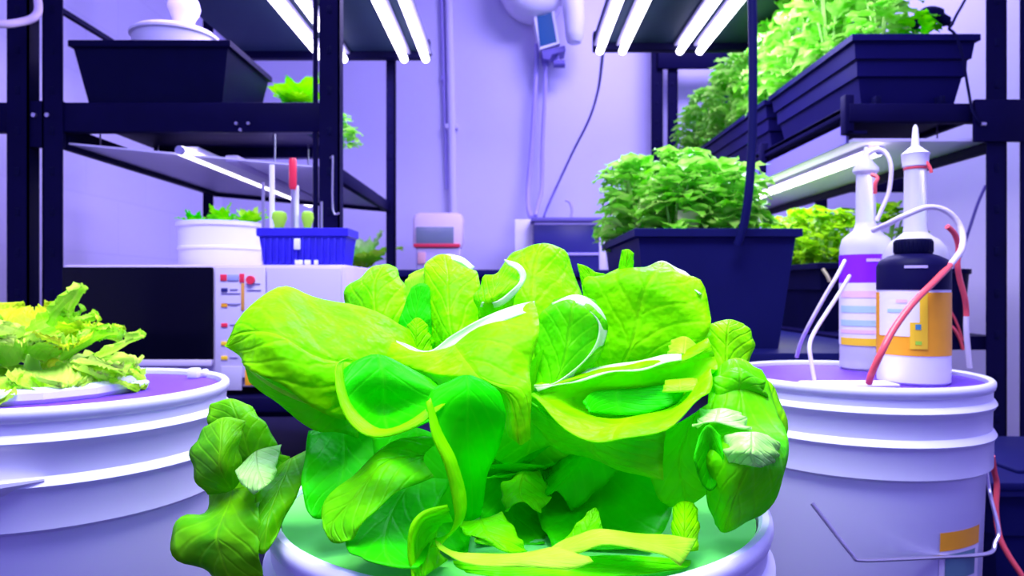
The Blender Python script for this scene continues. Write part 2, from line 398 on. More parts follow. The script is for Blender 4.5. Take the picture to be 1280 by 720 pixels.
# --- bowl on the right
leaf([[(668,481,.435),(735,462,.442),(800,452,.445),(850,440,.446),(885,423,.45)],[(672,486,.422),(735,470,.428),(798,461,.430),(850,452,.432),(890,432,.44)],[(675,493,.422),(735,488,.434),(795,484,.438),(850,472,.438),(893,444,.442)],[(672,497,.41),(735,516,.43),(790,517,.435),(845,502,.43),(893,456,.43)],[(665,493,.39),(722,527,.38),(770,536,.375),(835,521,.38),(892,472,.40)],[(661,491,.385),(716,541,.363),(765,549,.357),(832,536,.363),(886,492,.385)]], young, ruff=.0022, nu=25, nv=23)
leaf([[(660,500,.39),(710,536,.374),(770,546,.372),(832,538,.374)],[(668,530,.39),(715,555,.378),(770,570,.37),(829,570,.37)],[(700,566,.385),(745,575,.375),(785,592,.37),(829,599,.363)]], midg, nu=19)
leaf([[(835,447,.45),(855,442,.442),(882,462,.45)],[(836,436,.457),(856,430,.452),(881,450,.457)],[(840,428,.467),(856,424,.467),(874,442,.467)]], pale)
leaf([[(828,491,.415),(850,490,.412),(874,488,.415)],[(830,482,.418),(850,480,.416),(873,481,.418)],[(832,474,.43),(850,473,.428),(870,474,.43)]], pale, nu=9, nv=9)
# --- right side leaves
leaf([[(890,470,.43),(915,450,.43),(948,466,.43)],[(885,505,.41),(925,490,.41),(966,495,.42)],[(882,535,.395),(930,528,.395),(978,533,.40)],[(882,553,.372),(935,548,.362),(983,555,.378)],[(882,578,.360),(935,578,.347),(980,585,.368)],[(882,610,.365),(922,612,.348),(972,617,.372)],[(884,638,.37),(915,642,.356),(953,643,.374)],[(890,658,.37),(905,667,.365),(930,656,.37)]], midg, ruff=.0022, nu=23, nv=31, freq=34)
leaf([[(885,520,.42),(920,500,.415),(962,505,.42)],[(895,490,.415),(925,470,.412),(957,486,.415)],[(900,466,.43),(922,454,.432),(945,464,.43)]], midg, ruff=.004)
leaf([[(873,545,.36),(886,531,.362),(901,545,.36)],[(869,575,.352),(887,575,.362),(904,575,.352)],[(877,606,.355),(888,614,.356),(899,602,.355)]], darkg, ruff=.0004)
leaf([[(866,535,.368),(895,528,.362),(938,540,.368)],[(872,520,.382),(898,514,.380),(932,522,.382)],[(878,512,.40),(900,507,.40),(922,512,.40)]], pale_glint, ruff=.003)
leaf([[(830,540,.40),(870,515,.40),(890,500,.41)],[(808,570,.395),(850,570,.39),(882,560,.39)],[(818,612,.39),(855,612,.385),(884,600,.385)],[(835,634,.39),(860,632,.385),(886,616,.385)]], midg)
leaf([[(898,600,.41),(938,612,.405),(968,615,.41)],[(902,540,.42),(945,530,.41),(983,555,.42)],[(902,490,.43),(942,480,.42),(970,502,.43)],[(902,455,.44),(922,446,.435),(947,465,.44)]], young, ruff=.0025)
# --- cavity
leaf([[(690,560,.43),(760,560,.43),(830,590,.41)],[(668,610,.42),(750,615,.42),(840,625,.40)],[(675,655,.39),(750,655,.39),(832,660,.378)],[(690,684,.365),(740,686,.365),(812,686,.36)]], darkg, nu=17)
leaf([[(640,590,.415),(655,588,.412),(672,592,.415)],[(628,620,.40),(650,612,.395),(690,618,.40)],[(632,640,.385),(655,632,.38),(672,642,.385)]], midg, ruff=.003, freq=80)
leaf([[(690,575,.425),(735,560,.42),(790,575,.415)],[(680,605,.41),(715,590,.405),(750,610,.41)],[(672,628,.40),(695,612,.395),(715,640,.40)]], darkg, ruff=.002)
leaf([[(622,490,.41),(660,500,.42),(704,530,.41)],[(618,540,.42),(665,545,.42),(718,560,.41)],[(612,585,.425),(650,590,.43),(692,582,.42)]], midg)
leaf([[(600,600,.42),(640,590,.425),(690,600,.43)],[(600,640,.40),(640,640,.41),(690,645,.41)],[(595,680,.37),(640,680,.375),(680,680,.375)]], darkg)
leaf([[(476,419,.442),(478,423,.44),(480,427,.436)],[(505,429,.431),(506,432,.43),(507,436,.426)],[(535,439,.419),(536,443,.418),(538,448,.413)],[(565,419,.411),(567,425,.41),(570,432,.405)],[(600,399,.411),(602,406,.41),(605,414,.405)],[(640,383,.419),(642,389,.417),(645,396,.412)],[(667,377,.432),(668,381,.43),(671,388,.42)]], edge, ruff=.0006, nu=7, nv=31)  # painted glint along the top of the centre fold
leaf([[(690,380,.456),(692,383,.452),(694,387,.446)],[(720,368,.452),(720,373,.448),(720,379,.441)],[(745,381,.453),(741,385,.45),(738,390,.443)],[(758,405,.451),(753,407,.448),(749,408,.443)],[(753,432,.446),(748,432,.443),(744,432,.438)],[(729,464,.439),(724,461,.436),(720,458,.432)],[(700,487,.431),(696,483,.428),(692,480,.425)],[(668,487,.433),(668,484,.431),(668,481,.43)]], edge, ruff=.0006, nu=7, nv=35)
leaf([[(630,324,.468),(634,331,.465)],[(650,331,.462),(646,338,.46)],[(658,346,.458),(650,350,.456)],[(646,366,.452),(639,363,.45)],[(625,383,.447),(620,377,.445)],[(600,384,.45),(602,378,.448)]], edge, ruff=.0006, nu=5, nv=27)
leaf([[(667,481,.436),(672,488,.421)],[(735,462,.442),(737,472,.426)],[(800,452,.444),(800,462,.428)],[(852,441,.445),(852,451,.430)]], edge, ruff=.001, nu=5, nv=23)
leaf([[(728,503,.420),(745,489,.430),(800,485,.434),(852,478,.432)],[(733,510,.417),(748,502,.426),(800,500,.430),(856,488,.426)],[(738,515,.413),(755,516,.422),(800,518,.424),(848,503,.42)]], darkg, ruff=.001, nu=15, nv=9)  # dark sheet that paints the shadow inside the bowl
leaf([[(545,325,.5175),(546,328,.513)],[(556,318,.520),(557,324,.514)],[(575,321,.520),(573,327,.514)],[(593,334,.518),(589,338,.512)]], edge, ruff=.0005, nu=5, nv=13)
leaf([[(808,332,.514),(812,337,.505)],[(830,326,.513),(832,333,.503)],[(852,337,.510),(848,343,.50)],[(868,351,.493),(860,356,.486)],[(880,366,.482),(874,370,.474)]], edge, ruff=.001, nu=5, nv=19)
leaf([[(303,452,.387),(305,456,.386)],[(322,468,.380),(323,473,.379)],[(352,486,.373),(353,492,.372)],[(388,500,.377),(388,506,.376)],[(415,508,.384),(414,513,.383)]], pale, ruff=.0005, nu=5, nv=21)
leaf([[(914,545,.366),(940,541,.358),(966,546,.368)],[(905,556,.360),(940,551,.350),(977,560,.364)],[(906,567,.350),(940,566,.340),(976,572,.358)],[(916,578,.350),(942,582,.342),(969,581,.356)]], pale_glint, ruff=.0022, freq=90)  # glare on the right-hand fold, drawn as its own pale piece
# --- lower left
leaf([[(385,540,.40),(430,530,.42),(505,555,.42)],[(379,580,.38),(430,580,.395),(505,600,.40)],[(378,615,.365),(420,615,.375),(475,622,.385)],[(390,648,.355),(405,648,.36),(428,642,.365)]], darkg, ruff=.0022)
leaf([[(560,545,.38),(530,570,.37),(542,597,.355)],[(495,548,.37),(480,580,.355),(500,612,.34)],[(440,592,.355),(440,625,.34),(466,643,.33)],[(404,630,.345),(415,655,.335),(447,668,.327)],[(404,661,.335),(415,678,.33),(433,677,.326)]], midg, ruff=.0018)
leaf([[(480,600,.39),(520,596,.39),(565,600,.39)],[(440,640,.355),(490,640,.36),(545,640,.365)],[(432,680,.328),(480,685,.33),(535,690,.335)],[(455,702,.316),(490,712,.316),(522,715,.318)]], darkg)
leaf([[(519,724,.318),(528,722,.324),(560,700,.345)],[(511,692,.322),(520,690,.33),(548,688,.348)],[(514,662,.325),(523,664,.334),(545,668,.348)],[(528,642,.33),(534,649,.336),(550,655,.346)],[(558,632,.335),(560,638,.338),(566,650,.346)]], midg, ruff=.0006)
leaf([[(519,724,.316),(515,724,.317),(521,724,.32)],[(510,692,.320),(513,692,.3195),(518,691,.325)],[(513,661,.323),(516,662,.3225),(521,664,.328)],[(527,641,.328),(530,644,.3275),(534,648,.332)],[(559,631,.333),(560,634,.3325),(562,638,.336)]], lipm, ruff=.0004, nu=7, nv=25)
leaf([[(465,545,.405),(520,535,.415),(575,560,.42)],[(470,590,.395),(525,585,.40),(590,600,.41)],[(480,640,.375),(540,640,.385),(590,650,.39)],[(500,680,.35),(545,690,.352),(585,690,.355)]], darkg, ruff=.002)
# --- front strips lying on the lid
leaf([[(543,676,.335),(546,683,.33),(551,690,.325)],[(580,694,.326),(584,701,.321),(590,707,.317)],[(650,688,.322),(650,698,.315),(650,707,.311)],[(702,685,.322),(704,698,.314),(706,711,.309)],[(736,697,.316),(739,700,.314),(741,703,.313)]], pale, ruff=.001, nu=9)
leaf([[(565,700,.335),(650,706,.33),(760,694,.335),(865,700,.345)],[(570,708,.333),(650,716,.324),(760,712,.328),(860,708,.342)],[(585,716,.33),(650,725,.32),(760,722,.322),(840,714,.335)]], midg, ruff=.0006)
leaf([[(573,655,.36),(600,650,.36),(627,645,.365)],[(580,665,.345),(610,668,.342),(647,668,.35)],[(600,674,.34),(635,690,.335),(660,688,.345)]], midg)
leaf([[(684,691,.338),(688,695,.334),(692,698,.33)],[(720,669,.338),(721,680,.330),(723,690,.325)],[(760,663,.338),(761,673,.330),(763,682,.325)],[(820,670,.338),(821,682,.330),(823,692,.325)],[(870,674,.343),(862,690,.333),(852,706,.325)]], pale, ruff=.0012, nu=9)
leaf([[(698,684,.35),(725,680,.348),(757,674,.345)],[(722,656,.355),(738,655,.353),(752,655,.35)],[(741,636,.36),(744,635,.36),(747,637,.36)]], midg)
leaf([[(838,690,.345),(855,690,.342),(873,688,.345)],[(840,655,.355),(856,655,.350),(873,655,.355)],[(844,627,.37),(856,626,.367),(869,628,.37)]], young, nu=9, nv=11)
# --- leaf hanging over the left side of the bucket
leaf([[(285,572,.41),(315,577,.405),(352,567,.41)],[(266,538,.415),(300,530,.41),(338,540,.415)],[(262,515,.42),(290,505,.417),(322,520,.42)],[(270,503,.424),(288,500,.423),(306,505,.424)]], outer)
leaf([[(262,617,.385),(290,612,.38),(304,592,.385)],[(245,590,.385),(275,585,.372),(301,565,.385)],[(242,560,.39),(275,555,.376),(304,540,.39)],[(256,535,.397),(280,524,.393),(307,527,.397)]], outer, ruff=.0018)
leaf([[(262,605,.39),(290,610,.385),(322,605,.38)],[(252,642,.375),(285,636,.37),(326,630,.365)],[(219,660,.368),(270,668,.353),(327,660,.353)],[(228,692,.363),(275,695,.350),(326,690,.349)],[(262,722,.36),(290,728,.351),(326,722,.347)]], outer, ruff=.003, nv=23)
leaf([[(297,592,.372),(320,566,.392),(352,558,.40)],[(299,601,.360),(322,588,.368),(347,576,.380)],[(317,618,.356),(330,611,.358),(343,598,.370)]], pale_glint, ruff=.0015)
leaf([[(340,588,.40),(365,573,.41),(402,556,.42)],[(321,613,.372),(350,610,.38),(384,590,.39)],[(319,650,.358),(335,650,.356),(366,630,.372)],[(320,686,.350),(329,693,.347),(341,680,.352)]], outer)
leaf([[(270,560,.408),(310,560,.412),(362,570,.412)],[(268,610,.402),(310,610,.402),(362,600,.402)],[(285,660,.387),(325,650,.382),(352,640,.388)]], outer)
# --- filler rosette joining the leaves to the stem
def rosette(mb, c, n, L, W, el0, el1, material, r0=.008, seed=1, ruff=0, rk=4, nu=5, nv=8, az0=0, az1=2*PI, cup=.25, lj=.2):
    rr = random.Random(seed)
    for k in range(n):
        az = az0+(az1-az0)*(k+rr.uniform(-.35, .35))/n
        leafgen(mb, (c[0]+r0*math.cos(az), c[1]+r0*math.sin(az), c[2]), az, math.radians(rr.uniform(*el0)), math.radians(rr.uniform(*el1)),
                L*rr.uniform(1-lj, 1+lj), W*rr.uniform(.85, 1.15), ruff, rk, nu, nv, rr.random()*6, material, cup)
def leafgen(mb, base, az, e0, e1, L, W, ruff, rk, nu, nv, ph, material, cup=.2, ex=.75):
    p = Vector(base); vs = []; uv = []
    side = Vector((-math.sin(az), math.cos(az), 0))
    for i in range(nv):
        t = i/(nv-1); e = e0+(e1-e0)*t
        d = Vector((math.cos(e)*math.cos(az), math.cos(e)*math.sin(az), math.sin(e)))
        n = side.cross(d)*-1
        if i: p = p+d*(L/(nv-1))
        w = W*max(.06, math.sin(PI*min(1, .06+.92*t**ex)))*.5
        for j in range(nu):
            u = (j/(nu-1)-.5)*2
            q = p+side*w*u + n*(cup*w*u*u) + n*(ruff*(.25+.75*t)*abs(u)**1.5*math.sin(rk*2*PI*t+ph+u*1.3))
            if ruff and i == nv-1: q += d*ruff*.7*math.sin(u*7+ph)
            vs.append(q); uv.append((j/(nu-1), t))
    mb.add(vs, [(i*nu+j, i*nu+j+1, (i+1)*nu+j+1, (i+1)*nu+j) for i in range(nv-1) for j in range(nu-1)], material, uv)
mb = MB(); rosette(mb, (BC[0], BC[1]+.01, TC-.003), 9, .065, .06, (45, 60), (5, 30), darkg, seed=3, nu=9, nv=12)
rosette(mb, (BC[0], BC[1]+.02, TC-.003), 6, .085, .06, (70, 85), (60, 80), midg, seed=4, nu=9, nv=12)
mb.build('heart_leaves', lett, ang=0)
sm = MB(); sm.lathe([(.012, -.001), (.014, .01), (.011, .03), (.006, .05)], (BC[0], BC[1]+.01, TC-.004), stemm, 16); sm.build('stem', lett)

# ------------------------------------------------------------ frilly lettuce in the left bucket
pc = P(40, 482, .695)
plate = MB(); zt = TL-.006
plate.lathe([(.02, 0), (.094, 0), (.0965, .004), (.096, .010), (.090, .0135), (.05, .0135), (.048, .008), (.02, .008)], (pc.x, .695, zt), rimw, 14)
plate.box((pc.x+.088, .69, zt+.004), (pc.x+.104, .715, zt+.009), rimw, .002)
one('planting_plate', plate, 'pale plastic planting plate under the frilly lettuce on the left bucket', 'plate', ang=25)
fl = thing('frilly_lettuce', 'frilly yellow-green lettuce growing out of the left bucket', 'lettuce', (pc.x, .695, zt+.008))
def frillgen(mb, base, az, e0, e1, L, W, amp, rk, ph, material, nu=61, nv=45):
    """a leaf whose free margin is crimped like lettuce: fine waves that grow towards the edge"""
    p = Vector(base); vs = []; uv = []; side = Vector((-math.sin(az), math.cos(az), 0))
    for i in range(nv):
        t = i/(nv-1); e = e0+(e1-e0)*t
        d = Vector((math.cos(e)*math.cos(az), math.cos(e)*math.sin(az), math.sin(e))); n = side.cross(d)*-1
        if i: p = p+d*(L/(nv-1))
        w = W*.5*(.18+.82*math.sin(PI*min(1, .5*t**.8+.02))) if t < .8 else W*.5*(.985-.62*((t-.8)/.2)**2)
        for j in range(nu):
            u = (j/(nu-1)-.5)*2
            edge = max(abs(u)**2, t**3)*(.15+.85*t)
            arc = rk*(u*W+(t*L if abs(u) > .3 else 0)*(1 if u > 0 else -1))
            wv = .6*math.sin(arc*150+ph)+.5*math.sin(arc*520+ph*2.3)+.22*math.sin(arc*900+ph)
            nz = noise.noise(Vector((p.x*50+u*2.2+ph, p.y*50+t*2, p.z*50)))
            q = p+side*w*u*(1+.10*edge*math.sin(arc*160+ph)) + n*(.22*w*u*u) + n*amp*edge*(wv+.6*nz) + d*amp*.22*edge*math.sin(arc*700+ph*1.7)
            vs.append(q); uv.append((j/(nu-1), t))
    mb.add(vs, [(i*nu+j, i*nu+j+1, (i+1)*nu+j+1, (i+1)*nu+j) for i in range(nv-1) for j in range(nu-1)], material, uv)
def frilly(parent, c, s, seed, nm=('foliage', 'stem'), m1=frill, m2=frilly_y):
    mb = MB(); rr = random.Random(seed)
    def ringof(n, L, W, e0, e1, mt, r0):
        for k in range(n):
            az = 2*PI*(k+rr.uniform(-.3, .3))/n
            frillgen(mb, (c[0]+r0*math.cos(az), c[1]+r0*math.sin(az), c[2]), az, math.radians(rr.uniform(*e0)), math.radians(rr.uniform(*e1)), L*s*rr.uniform(.88, 1.12), W*s, .0075*s, 1, rr.random()*6, mt)
    for k in range(44):
        az = 2*PI*k*.381966+rr.uniform(-.3, .3); q = math.sqrt((k+.5)/44)
        hz = .048*(1-q*q)*s; low = q > .75
        frillgen(mb, (c[0]+.045*q*s*math.cos(az), c[1]+.045*q*s*math.sin(az), c[2]+.004+hz*.75), az, math.radians(rr.uniform(5, 35) if low else rr.uniform(30, 72)),
                 math.radians(rr.uniform(-60, -5) if low else rr.uniform(-25, 40)), (.064 if low else .058)*s*rr.uniform(.85, 1.2), .062*s*rr.uniform(.85, 1.15), .0062*s, 1, rr.random()*6, m2 if rr.random() < .22 else m1, 41, 27)
    frillgen(mb, (c[0]+.034*s, c[1]-.012*s, c[2]+.028*s), .1, math.radians(85), math.radians(60), .080*s, .050*s, .006*s, 1, 2.0, m1)
    frillgen(mb, (c[0]+.060*s, c[1]-.010*s, c[2]+.020*s), .05, math.radians(18), math.radians(40), .070*s, .034*s, .006*s, 1, 4.0, m1)
    mb.build(nm[0], parent, ang=0)
    sm = MB(); sm.lathe([(.008*s, -.001), (.009*s, .012*s), (.005*s, .03*s)], c, stemm, 12); sm.build(nm[1], parent)
frilly(fl, (pc.x, .695, zt+.009), .90, 21)

# ------------------------------------------------------------ nutrient bottles on the right lid
LZ = TR-.006
def bottle(name, label, x, y, r, prof, mats):
    t = thing(name, label, 'bottle', (x, y, LZ)); return t
# orange bottle
bx, by, br = .472, .847, .0385
t = thing('nutrient_bottle', 'white bottle with navy shoulders, orange label and black cap, nearest on the right lid', 'bottle', (bx, by, LZ))
m = MB(); m.lathe([(.01, 0), (br-.003, 0), (br, .003), (br, .108), (br, .136), (br-.004, .143), (br-.012, .1475), (.019, .150), (.019, .155)], (bx, by, LZ), rimw, 56); m.build('body', t)
m = MB(); m.lathe([(br+.0005, .034), (br+.0005, .106)], (bx, by, LZ), orange, 56, cap=False)
def cyl_patch(mb, c, r, a0, a1, z0, z1, material, n=8):
    vs = []
    for i in range(n+1):
        a = math.radians(a0+(a1-a0)*i/n)
        vs += [(c[0]+r*math.cos(a), c[1]+r*math.sin(a), LZ+z0), (c[0]+r*math.cos(a), c[1]+r*math.sin(a), LZ+z1)]
    mb.add(vs, [(2*i, 2*i+2, 2*i+3, 2*i+1) for i in range(n)], material)
cc = (bx, by)
wl = mat('label_white', (.82, .78, .85), .5)
cyl_patch(m, cc, br+.0010, 180, 258, .056, .106, wl)
cyl_patch(m, cc, br+.0013, 236, 262, .042, .072, yellow)
cyl_patch(m, cc, br+.0013, 250, 262, .072, .106, yellow)
cyl_patch(m, cc, br+.0016, 244, 252, .064, .070, mat('label_blue', (.05, .25, .45), .5))
cyl_patch(m, cc, br+.0016, 244, 253, .047, .051, mat('label_green', (.35, .75, .05), .5))
cyl_patch(m, cc, br+.0013, 215, 232, .094, .098, pinkl)
cyl_patch(m, cc, br+.0013, 200, 235, .083, .087, greenl)
m.build('label', t)
m = MB(); m.lathe([(br+.0006, .109), (br+.0006, .1365), (br-.0032, .1437), (br-.0115, .1483), (.0195, .1508)], (bx, by, LZ), navyl, 56, cap=False)
cyl_patch(m, cc, br+.0012, 228, 262, .1335, .1365, mat('label_lav', (.50, .42, .85), .5))
m.build('shoulder_label', t)
m = MB()
cap_prof = [(.0195, .1505), (.0205, .152), (.0205, .166), (.0190, .168), (.003, .168)]
m.lathe(cap_prof, (bx, by, LZ), blackp, 40)
for k in range(30):
    a = 2*PI*k/30; m.box((bx+.0203*math.cos(a)-.0006, by+.0203*math.sin(a)-.0006, LZ+.153), (bx+.0203*math.cos(a)+.0006, by+.0203*math.sin(a)+.0006, LZ+.165), blackp)
m.build('cap', t)
# left tall-necked bottle
lx, ly, lr = .484, .985, .033
t = thing('dosing_bottle', 'frosted bottle with purple and white label and tall narrow spout, at left of the lid', 'bottle', (lx, ly, LZ))
m = MB(); m.lathe([(.01, 0), (lr-.003, 0), (lr, .003), (lr, .150), (lr, .166), (lr-.003, .178), (lr-.010, .184), (.016, .190), (.0128, .20)], (lx, ly, LZ), cleart, 48); m.build('body', t)
m = MB(); m.lathe([(lr+.0005, .034), (lr+.0005, .118)], (lx, ly, LZ), wl, 48, cap=False)
lc = (lx, ly)
def cylband(z0, z1, material, a0=180, a1=330, off=.0010): cyl_patch(m, lc, lr+off, a0, a1, z0, z1, material, 14)
cylband(.034, .044, yellow); cylband(.060, .068, greenl); cylband(.078, .087, greenl); cylband(.098, .107, pinkl); cylband(.050, .055, pinkl)
cyl_patch(m, lc, lr+.0012, 286, 292, .034, .118, mat('label_redorange', (.95, .22, .04), .5), 3)
m.build('label', t)
m = MB(); m.lathe([(lr+.0006, .118), (lr+.0006, .156)], (lx, ly, LZ), purple, 48, cap=False)
cyl_patch(m, lc, lr+.0012, 245, 275, .146, .150, mat('label_lilac', (.75, .5, .9), .5)); m.build('upper_label', t)
m = MB(); m.lathe([(.0135, .188), (.0128, .20), (.0122, .262), (.0122, .266), (.0165, .270), (.0165, .274), (.0085, .284), (.0030, .298), (.0024, .304)], (lx, ly, LZ), cleart, 32); m.build('spout', t)
# right tall-necked bottle (behind the orange one)
rx, ry, rr_ = .521, .930, .040
t = thing('dosing_bottle', 'frosted round-shouldered bottle with the tallest capped spout, behind the orange bottle', 'bottle', (rx, ry, LZ))
m = MB(); m.lathe([(.01, 0), (rr_-.003, 0), (rr_, .003), (rr_, .140), (rr_-.001, .152), (rr_-.005, .163), (rr_-.012, .172), (rr_-.021, .178), (.014, .183)], (rx, ry, LZ), cleart, 48); m.build('body', t)
m = MB(); m.lathe([(.0148, .180), (.0138, .19), (.0130, .262), (.0130, .268)], (rx, ry, LZ), cleart, 32); m.build('spout', t)
m = MB(); m.lathe([(.0130, .266), (.0150, .268), (.0160, .282), (.0170, .284), (.0120, .288), (.0050, .294), (.0030, .318), (.0010, .322)], (rx, ry, LZ), rimw, 32); m.build('cap', t)
m = MB(); m.lathe([(.0133, .2635), (.0139, .2645), (.0139, .2665), (.0133, .2675)], (rx, ry, LZ), redtube, 32, cap=False)
m.tube([P(1151, 199, .925), P(1158, 203, .918), P(1163, 211, .915), P(1164, 216, .915)], .0022, redtube, 8, res=4); m.build('seal_strap', t)
m = MB(); m.tube([P(1089, 218, .968), P(1097, 222, .962), P(1094, 230, .962), P(1094, 242, .965)], .0024, redtube, 8, res=4)
one('red_clip', m, 'small red strap clipped to the left frosted spout', 'clip')
# tubing
def hose(name, label, pts, r, mt, cat='tube', res=8):
    m = MB(); m.tube([P(*q) for q in pts], r, mt, 10, res=res); return one(name, m, label, cat)
hose('white_tube', 'thin white tube arching over the top of the left frosted spout', [(1083, 197, .985), (1090, 190, .98), (1101, 187, .97), (1110, 195, .96), (1114, 212, .955), (1111, 240, .955), (1103, 260, .955), (1096, 276, .955)], .0028, whitetube)
def two_tone(name, label, pts, r, split, ma, mbm):
    t = MB(); c = cr([P(*q) for q in pts], 8); k = int(len(c)*split)
    t.tube(c[:k+1], r, ma, 10); t.tube(c[k:], r, mbm, 10); return one(name, t, label, 'tube')
two_tone('dosing_tube', 'long tube looping white over the bottles and turning coral red down the front', [(1092, 288, .935), (1110, 280, .90), (1130, 270, .88), (1160, 259, .875), (1185, 265, .87), (1201, 285, .865), (1203, 308, .85), (1192, 326, .825), (1170, 350, .80), (1142, 378, .785), (1118, 410, .775), (1102, 440, .768), (1090, 466, .775), (1086, 479, .782)], .0036, .56, whitetube, redtube)
two_tone('feed_tube', 'coral red tube hanging behind the orange bottle with a white lower end', [(1184, 283, .96), (1193, 292, .965), (1198, 308, .97), (1197, 330, .97), (1200, 350, .975), (1206, 372, .98), (1208, 390, .985), (1208, 415, .985), (1212, 460, .985)], .0036, .78, redtube, whitetube)
hose('thin_hose', 'thin pale hose running down the left of the bottles, outer one', [(1056, 326, .93), (1046, 345, .90), (1030, 372, .90), (1012, 405, .91), (1001, 428, .93), (996, 446, .95)], .0024, whitetube)
hose('thin_hose', 'thin pale hose left of the bottles, inner one ending on the lid', [(1062, 345, .93), (1050, 365, .90), (1035, 388, .88), (1018, 415, .86), (1012, 432, .845), (1014, 452, .838), (1018, 476, .832)], .0024, whitetube)
hose('red_wire', 'short red wire curling right of the orange bottle', [(1184, 404, 1.561), (1193, 412, 1.559), (1200, 424, 1.561), (1204, 437, 1.563)], .0035, redtube, 'wire')
m = MB(); q0 = P(1068, 470, .835)
m.box((.352, .800, LZ), (.432, .835, LZ+.004), rimw, .0015); m.box((.327, .815, LZ), (.350, .825, LZ+.005), rimw, .002)
one('access_hatch', m, 'small flat white hatch on the right bucket lid before the bottles', 'hatch')

# ------------------------------------------------------------ racks
def post(t, x, y, z0, z1, w=.045, name='post', sx=1, sy=1, holes=True):
    m = MB()
    # an L-shaped slotted angle with bolt heads
    m.box((x-w/2, y, z0), (x+w/2, y+.004, z1), black)
    xx = x-w/2 if sx < 0 else x+w/2-.004
    m.box((xx, y, z0), (xx+.004, y+w*.8, z1), black)
    m.box((x-w/2-.002, y-.002, z0), (x+w/2+.002, y+w*.8, z0+.012), blackp)
    if holes:
        z = z0+.10
        while z < z1-.05:
            m.box((x-.005, y-.0015, z), (x+.005, y+.001, z+.018), blackp, .001); z += .09
    return m.build(name, t)
def beam(t, a, b, name='beam'):
    m = MB(); m.box(a, b, black, .003); return m.build(name, t)
# left rack
XL, XR, Y0, Y1 = -1.022, -.406, 1.60, 2.42
rk = thing('shelving_rack', 'black metal shelving rack on the left carrying the dark tray', 'shelving', ((XL+XR)/2, (Y0+Y1)/2, 0))
post(rk, XL, Y0, 0, 2.05, sx=-1); post(rk, XR, Y0, 0, 2.05); post(rk, XL, Y1, 0, 2.05, .034, sx=-1); post(rk, XR-.002, Y1, 0, 1.262, .030)
ZS = H+.414
beam(rk, (XL+.02, Y0+.004, ZS-.066), (XR-.02, Y0+.03, ZS))
beam(rk, (XL+.02, 2.01, ZS-.05), (-.525, 2.04, ZS))
beam(rk, (XL-.015, Y0+.03, ZS-.075), (XL+.012, Y1, ZS-.045), 'side_rail')
beam(rk, (XL-.006, Y0+.03, H+.622), (XL+.006, Y1, H+.636), 'brace_rail')
simple('shelf_board', [((XL+.012, Y0+.03, ZS-.022), (-.525, 2.02, ZS-.002))], black, rk)
simple('shelf_board', [((XL-.02, Y0-.01, .195), (XR+.02, Y1+.02, .225))], black, rk)
m = MB(); m.box((XL-.055, Y0+.004, ZS-.10), (XL+.02, Y0+.020, ZS+.004), black, .003)
for dx in (-.04, -.01): m.tube([(XL+dx, Y0+.006, ZS-.03), (XL+dx, Y0-.004, ZS-.03)], .005, steel, 8)
m.build('bracket', rk)
m = MB()
for (px, py) in ((295, 154), (310, 154), (300, 162)):
    q = P(px, py, Y0-.001); m.tube([(q.x, Y0+.004, q.z), (q.x, Y0-.002, q.z)], .0035, steel, 8)
m.build('bolts', rk)
m = MB(); m.tube([(XR-.034, Y0+.012, 0), (XR-.034, Y0+.012, 2.05)], .006, black, 8); m.build('inner_rod', rk)
m = MB(); m.tube([P(413, 197, 1.595), P(415, 197, 1.59), P(416, 200, 1.588), P(416, 262, 1.588), P(424, 266, 1.588)], .0022, steel, 8, res=3); m.build('wire_hook', rk)
# neighbouring rack post at the far left
nb = thing('shelving_rack', 'edge of the next black shelving rack at the far left of the photo', 'shelving', (-1.25, 1.8, 0))
post(nb, -1.099, Y0, 0, 2.05, .048); beam(nb, (-1.44, Y0+.004, ZS-.066), (-1.12, Y0+.03, ZS))
# right rack
QX0, QX1, QY0, QY1 = .727, 1.044, 1.55, 3.46
rr2 = thing('shelving_rack', 'black metal shelving rack on the right holding the trays of leafy plants', 'shelving', ((QX0+QX1)/2, (QY0+QY1)/2, 0))
post(rr2, QX1, QY0, 0, 2.1, .043); post(rr2, QX1, QY1, 0, 2.1, .05); post(rr2, QX0-.03, QY1, 0, 2.1, .056); post(rr2, QX0+.045, QY1, 0, 2.1, .05)
ZQ = H+.398
beam(rr2, (QX0, QY0, ZQ-.04), (QX1+.02, QY0+.03, ZQ)); beam(rr2, (QX0, QY1-.03, ZQ-.04), (QX1, QY1, ZQ))
beam(rr2, (QX0, QY0+.03, ZQ-.022), (QX0+.02, QY1-.03, ZQ), 'side_rail'); beam(rr2, (QX1-.02, QY0+.03, ZQ-.022), (QX1, QY1-.03, ZQ), 'side_rail')
beam(rr2, (QX0-.03, QY1-.02, H+1.05), (QX1+.3, QY1, H+1.15))
m = MB(); m.box((QX0, QY0+.032, ZQ-.012), (QX1, QY1-.03, ZQ-.002), black); m.build('shelf_board', rr2)
m = MB(); m.box((QX0-.02, QY0+.02, H-.135), (QX1+.02, QY1-.03, H-.105), black); m.build('shelf_board', rr2)
for yy in (QY0+.004, 2.075, 2.90):
    m = MB(); m.box((QX0-.008, yy, ZQ-.065), (QX0+.012, yy+.024, ZQ+.02), black, .002); m.box((QX0-.004, yy, ZQ-.065), (QX0+.04, yy+.02, ZQ-.058), black, .001); m.build('bracket', rr2)
m = MB(); m.box((QX1-.055, QY0-.012, ZQ-.085), (QX1+.055, QY0-.001, ZQ+.006), black, .003)
m.tube([P(1226, 155, QY0-.013), P(1232, 155, QY0-.013)], .004, steel, 8); m.build('post_bracket', rr2)
nb2 = thing('shelving_rack', 'edge of the next black shelving rack at the far right of the photo', 'shelving', (1.3, 1.7, 0))
